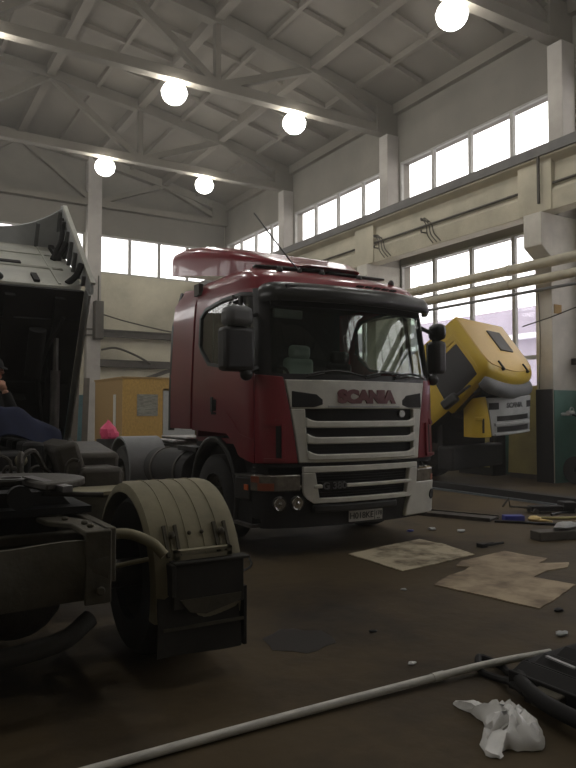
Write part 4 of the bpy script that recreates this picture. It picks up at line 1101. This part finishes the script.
# ================================================================== floor clutter
def flat(name, pts, th, m, label, cat, wob=.006, group=None):
    bm = bmesh.new(); rnd = random.Random(len(pts)); P = []
    n = len(pts)
    for i in range(n):
        a, b = Vector((*pts[i], 0)), Vector((*pts[(i+1) % n], 0)); k = max(1, int((b-a).length/.06))
        for j in range(k):
            p = a.lerp(b, j/k)
            if j: p += Vector((rnd.uniform(-wob, wob), rnd.uniform(-wob, wob), 0))
            P.append((p.x, p.y))
    mb = MB().prism(P, 'z', .002, .002+th)
    return tag(mb.build(name, m, smooth=20), label, cat, group)
flat('cardboard_sheet', [(4.447, 6.122), (5.12, 6.281), (5.702, 6.391), (5.712, 6.097), (5.743, 6.047), (5.61, 5.407), (4.998, 5.294), (4.427, 5.205)], .008, M_card, 'pale cardboard sheet on the floor right below the number plate', 'cardboard')
flat('cardboard_sheet', [(4.315, 4.651), (4.641, 4.819), (4.988, 4.926), (5.12, 4.997), (5.029, 5.097), (5.243, 5.236), (5.661, 5.305), (6.028, 5.36), (6.049, 5.119), (6.11, 4.86), (5.834, 4.748), (6.14, 4.62), (5.936, 4.481), (5.63, 4.493), (5.324, 4.389), (5.345, 4.233), (5.406, 4.005), (4.947, 3.818), (4.508, 3.664), (4.417, 4.174)], .008, M_card2, 'brownish torn cardboard sheet lying nearer the camera on open floor', 'cardboard')
flat('oil_stain', [(2.50+.24*math.cos(i*PI/8)*(1+.15*math.sin(i*2.3)), 4.02+.24*math.sin(i*PI/8)*(1+.12*math.cos(i*1.7))) for i in range(16)], .001, mat('oil_film', (.022, .018, .013), .45), 'dark round oil stain on the open floor in front of the dusty mudguard', 'stain', .02)
t = MB().tube([(0.459, 2.99, .024), (.84, 3.0, .024), (1.8, 3.01, .026), (2.8, 2.99, .034), (3.2, 2.935, .055), (3.58, 2.835, .078)], .022, 14, smooth=5)
po = tag(t.build('tube', M_pole), 'long white painted tube lying across the foreground floor', 'tube')
MB().cyl((2.76, 2.992, .0335), (2.84, 2.987, .035), .026, n=14).build('tube_joint', M_pole, po)
# plastic bag
A, B = [], []; rnd = random.Random(11)
out = [(2.672, 2.737), (2.754, 2.658), (2.795, 2.598), (2.846, 2.559), (2.836, 2.432), (2.795, 2.303), (2.734, 2.205), (2.652, 2.157), (2.57, 2.184), (2.509, 2.243), (2.428, 2.196), (2.397, 2.257), (2.448, 2.334), (2.519, 2.37), (2.611, 2.46), (2.652, 2.568), (2.652, 2.673)]
V = [Vector((*p, 0)) for p in out]; V = crom(V, 3, True)
cen = Vector((2.703, 2.36, 0)); mb = MB(); n = len(V); rings = []
for k, (s, h) in enumerate(((1, .006), (.98, .03), (.86, .055), (.66, .075), (.42, .085), (.2, .085))):
    r_ = []
    for i, p in enumerate(V):
        q = cen.lerp(p, s); w = 1 if (p-cen).length < .26 else .55
        q = q+Vector((rnd.uniform(-.008, .008), rnd.uniform(-.008, .008), h*w*(1+rnd.uniform(-.35, .35)) if k else .004)); r_.append(q)
    rings.append(r_)
mb.loft(rings)
tag(mb.build('plastic_bag', M_bag, smooth=45), 'crumpled white plastic bag on the floor in the foreground', 'bag')
# black grille panel at lower right
g = thing('grille_panel', (3.5, 2.2, 0), 'black plastic truck grille lying on the floor at lower right', 'grille')
MB().tube([(-.30, .50, .10), (-.46, .40, .10), (-.56, .22, .09), (-.60, 0, .085), (-.60, -.4, .085), (-.52, -.8, .085)], .042, 10, smooth=6).build('frame_rim', M_matt, g)
MB().tube([(-.30, .50, .10), (.1, .54, .09), (.75, .56, .09)], .045, 10, smooth=4).build('top_rail', M_matt, g)
for k in range(6):
    x = -.42+.17*k; m = MB()
    m.bar((x, .46-.01*k, .14+.012*k), (x+.03, -.85, .14+.012*k),   .11, .02, up=(-.45, 0, 1)).bar((x-.065, .46-.01*k, .09+.012*k), (x-.035, -.85, .09+.012*k), .02, .10)
    m.build('slat', M_matt, g, bevel=.006)
for y in (.30, -.25, -.7): MB().box(-.52, .7, y-.03, y+.03, .02, .09).build('cross_rib', M_soot, g)
MB().box(-.56, -.44, .1, .26, .03, .12).build('corner_block', M_dust2, g, bevel=.01)
MB().bar((-.25, .40, .185), (-.27, .20, .185), .022, .008).build('bright_strip', M_lgrey, g)
MB().tube([(-.22, .83, .022), (-.30, .86, .05), (-.40, .74, .02), (-.40, .60, .022), (-.46, .48, .06), (-.55, .30, .08)], .021, 8, smooth=5).build('strap', M_matt, g)
MB().tube([(-.22, .83, .022), (-.24, .72, .02), (-.30, .62, .03), (-.30, .52, .08)], .021, 8, smooth=5).build('strap', M_matt, g)
# strip by the bumper
o = thing('metal_strip', (7.395, 7.541, 0), 'flat grey metal strip on the floor beside the bumper corner', 'strip', rz=math.radians(-67))
MB().box(-.62, .62, -.19, .19, .02, .035).box(-.62, .62, -.19, -.17, 0, .05).box(-.62, .62, .17, .19, 0, .05).build('channel', M_steel, o)
MB().box(-.60, .60, -.16, .16, 0.002, .02).build('padding', M_black, o)
# blue carton, glove, hoses
tag(MB().box(7.64, 7.92, 6.68, 6.83, 0, .09, R=Matrix.Rotation(-.55, 3, 'Z')).build('carton', M_blue, bevel=.008), 'small blue carton on the floor near the black hoses', 'carton')
gl = crumple((7.99, 6.56, .045), (.105, .09, .045), 14, 9, .12, 8, .003)
t = MB()
for k in range(4): t.tube([(7.98, 6.53-.02*k+.03, .03), (8.06, 6.47-.035*k+.04, .035), (8.11, 6.43-.04*k+.05, .02)], .018, 8)
gl.add(t.v, t.f)
tag(gl.build('work_glove', M_glove, smooth=40), 'yellow work glove beside the blue carton', 'glove')
tag(MB().tube([(7.497, 6.842, .02), (7.752, 6.543, .02), (7.956, 6.24, .02), (8.364, 6.056, .02), (8.874, 6.246, .02), (9.282, 6.641, .02), (9.078, 6.891, .02), (8.67, 6.812, .02)], .018, 8, smooth=6).build('air_hose', M_black), 'thin black hose looping on the floor in front of the jack', 'hose')
tag(MB().tube([(8.262, 6.681, .02), (8.568, 6.5, .02), (8.976, 6.411, .02), (9.486, 6.601, .02)], .022, 8, smooth=5).build('flat_hose', M_ply), 'pale hose on the floor between glove and jack', 'hose')
j = thing('floor_jack', (8.925, 7.07, 0), 'dark floor jack lying by the kerb at the right', 'jack', rz=-.45)
MB().box(-.30, .45, -.09, .09, .03, .11).box(.2, .42, -.12, .12, .04, .17).build('jack_frame', M_soot, j, bevel=.015)
MB().tube([(-.3, 0, .08), (-.6, .02, .1), (-.62, .02, .22), (-.72, .02, .1)], .018, 8).build('handle', M_dark, j)
for (x, y) in ((-.25, .1), (-.25, -.13), (.4, .12), (.4, -.15)): MB().cyl((x, y, .04), (x, y+.03, .04), .04, n=14).build('castor', M_steel, j)
b = tag(MB().box(6.86, 7.70, 5.43, 5.63, 0, .11, R=Matrix.Rotation(-.28, 3, 'Z')).build('timber_block', M_wood, bevel=.012), 'dark timber block on the floor at the right edge', 'block')
r = crumple((7.324, 5.537, .15), (.2, .09, .05), 14, 8, .2, 21, .112)
tag(r.build('rag', M_lgrey, smooth=30), 'crumpled pale rag lying on the timber block', 'rag')
t = MB().tube([(5.977, 5.672, .02), (6.14, 5.662, .02), (6.324, 5.642, .025)], .014, 8).box(5.957, 6.04, 5.62, 5.71, .003, .045).tube([(6.018, 5.707, .02), (6.242, 5.721, .02)], .011, 8)
tag(t.build('pliers', M_soot), 'dark pliers on the floor behind the torn cardboard', 'pliers')
tag(MB().tube([(2.805, 5.702, .012), (3.009, 5.925, .012), (3.264, 6.152, .012), (3.417, 6.477, .012)], .010, 6, smooth=5).build('floor_cable', M_black), 'black cable on the floor beside the dusty mudguard', 'cable')
bits = [((4.121, 3.166), .05, M_lgrey, 'small pale scrap on the floor left of the black grille'), ((4.59, 3.554), .045, M_soot, 'small black lump on the floor at the right edge'),
        ((2.866, 3.286), .028, M_bag, 'tiny white scrap beyond the long white tube'), ((5.977, 6.872), .05, M_blue, 'small blue scrap on the floor under the bumper corner'),
        ((3.978, 4.661), .03, M_lgrey, 'tiny pale scrap left of the torn cardboard'), ((3.04, 3.897), .03, M_soot, 'tiny dark scrap on the open floor beyond the tube'),
        ((6.304, 6.819), .06, M_lgrey, 'grey scrap on the floor beside the bumper, nearer it'), ((6.528, 6.518), .06, M_lgrey, 'grey scrap on the floor between bumper and pliers')]
for i, (p, r, m, lab) in enumerate(bits):
    tag(crumple((p[0], p[1], r*.3), (r, r*.7, r*.3), 10, 7, .25, 40+i, .002).build('scrap', m, smooth=25), lab, 'scrap', 'scraps on the floor')

# ================================================================== light, sky, camera
wd = bpy.data.worlds.new('overcast'); S.world = wd; wd.use_nodes = True
bg = wd.node_tree.nodes['Background']; bg.inputs[0].default_value = (1., .965, .885, 1); bg.inputs[1].default_value = SKY
def portal(loc, sx, sy, rot):
    l = bpy.data.lights.new('window_portal', 'AREA'); l.shape = 'RECTANGLE'; l.size = sx; l.size_y = sy; l.cycles.is_portal = True
    o = bpy.data.objects.new('window_portal', l); COL.objects.link(o); o.location = loc; o.rotation_euler = rot
ly = YB-YF
portal((XW+.45, (YB+YF)/2, 8.2), 2.0, ly, (0, PI/2, 0))
portal((XW+.45, (YB+YF)/2, 4.02), 4.0, ly, (0, PI/2, 0))
portal((XL-.45, (YB+COLS[3])/2, 7.8), 2.8, YB-COLS[3], (0, -PI/2, 0))  # portal for the added left-wall windows
portal(((XW+XL)/2, YB+.45, 8.16), XW-XL, 1.7, (-PI/2, 0, 0))
cam = bpy.data.cameras.new('camera'); co = bpy.data.objects.new('camera', cam); COL.objects.link(co); S.camera = co
cam.sensor_fit = 'VERTICAL'; cam.sensor_height = 24; cam.lens = 687/768*24; cam.clip_end = 300
co.location = (0, 0, 1.55); co.rotation_euler = (PI/2+math.atan2(28, 687), 0, -math.radians(31.0))
S.view_settings.view_transform = 'Standard'; S.view_settings.look = 'None'; S.view_settings.gamma = 1; S.view_settings.use_curve_mapping = False
S.view_settings.exposure = EXPO
S.cycles.use_denoising = True
S.cycles.max_bounces = 10; S.cycles.diffuse_bounces = 5; S.cycles.transparent_max_bounces = 16
S.cycles.caustics_reflective = False; S.cycles.caustics_refractive = False
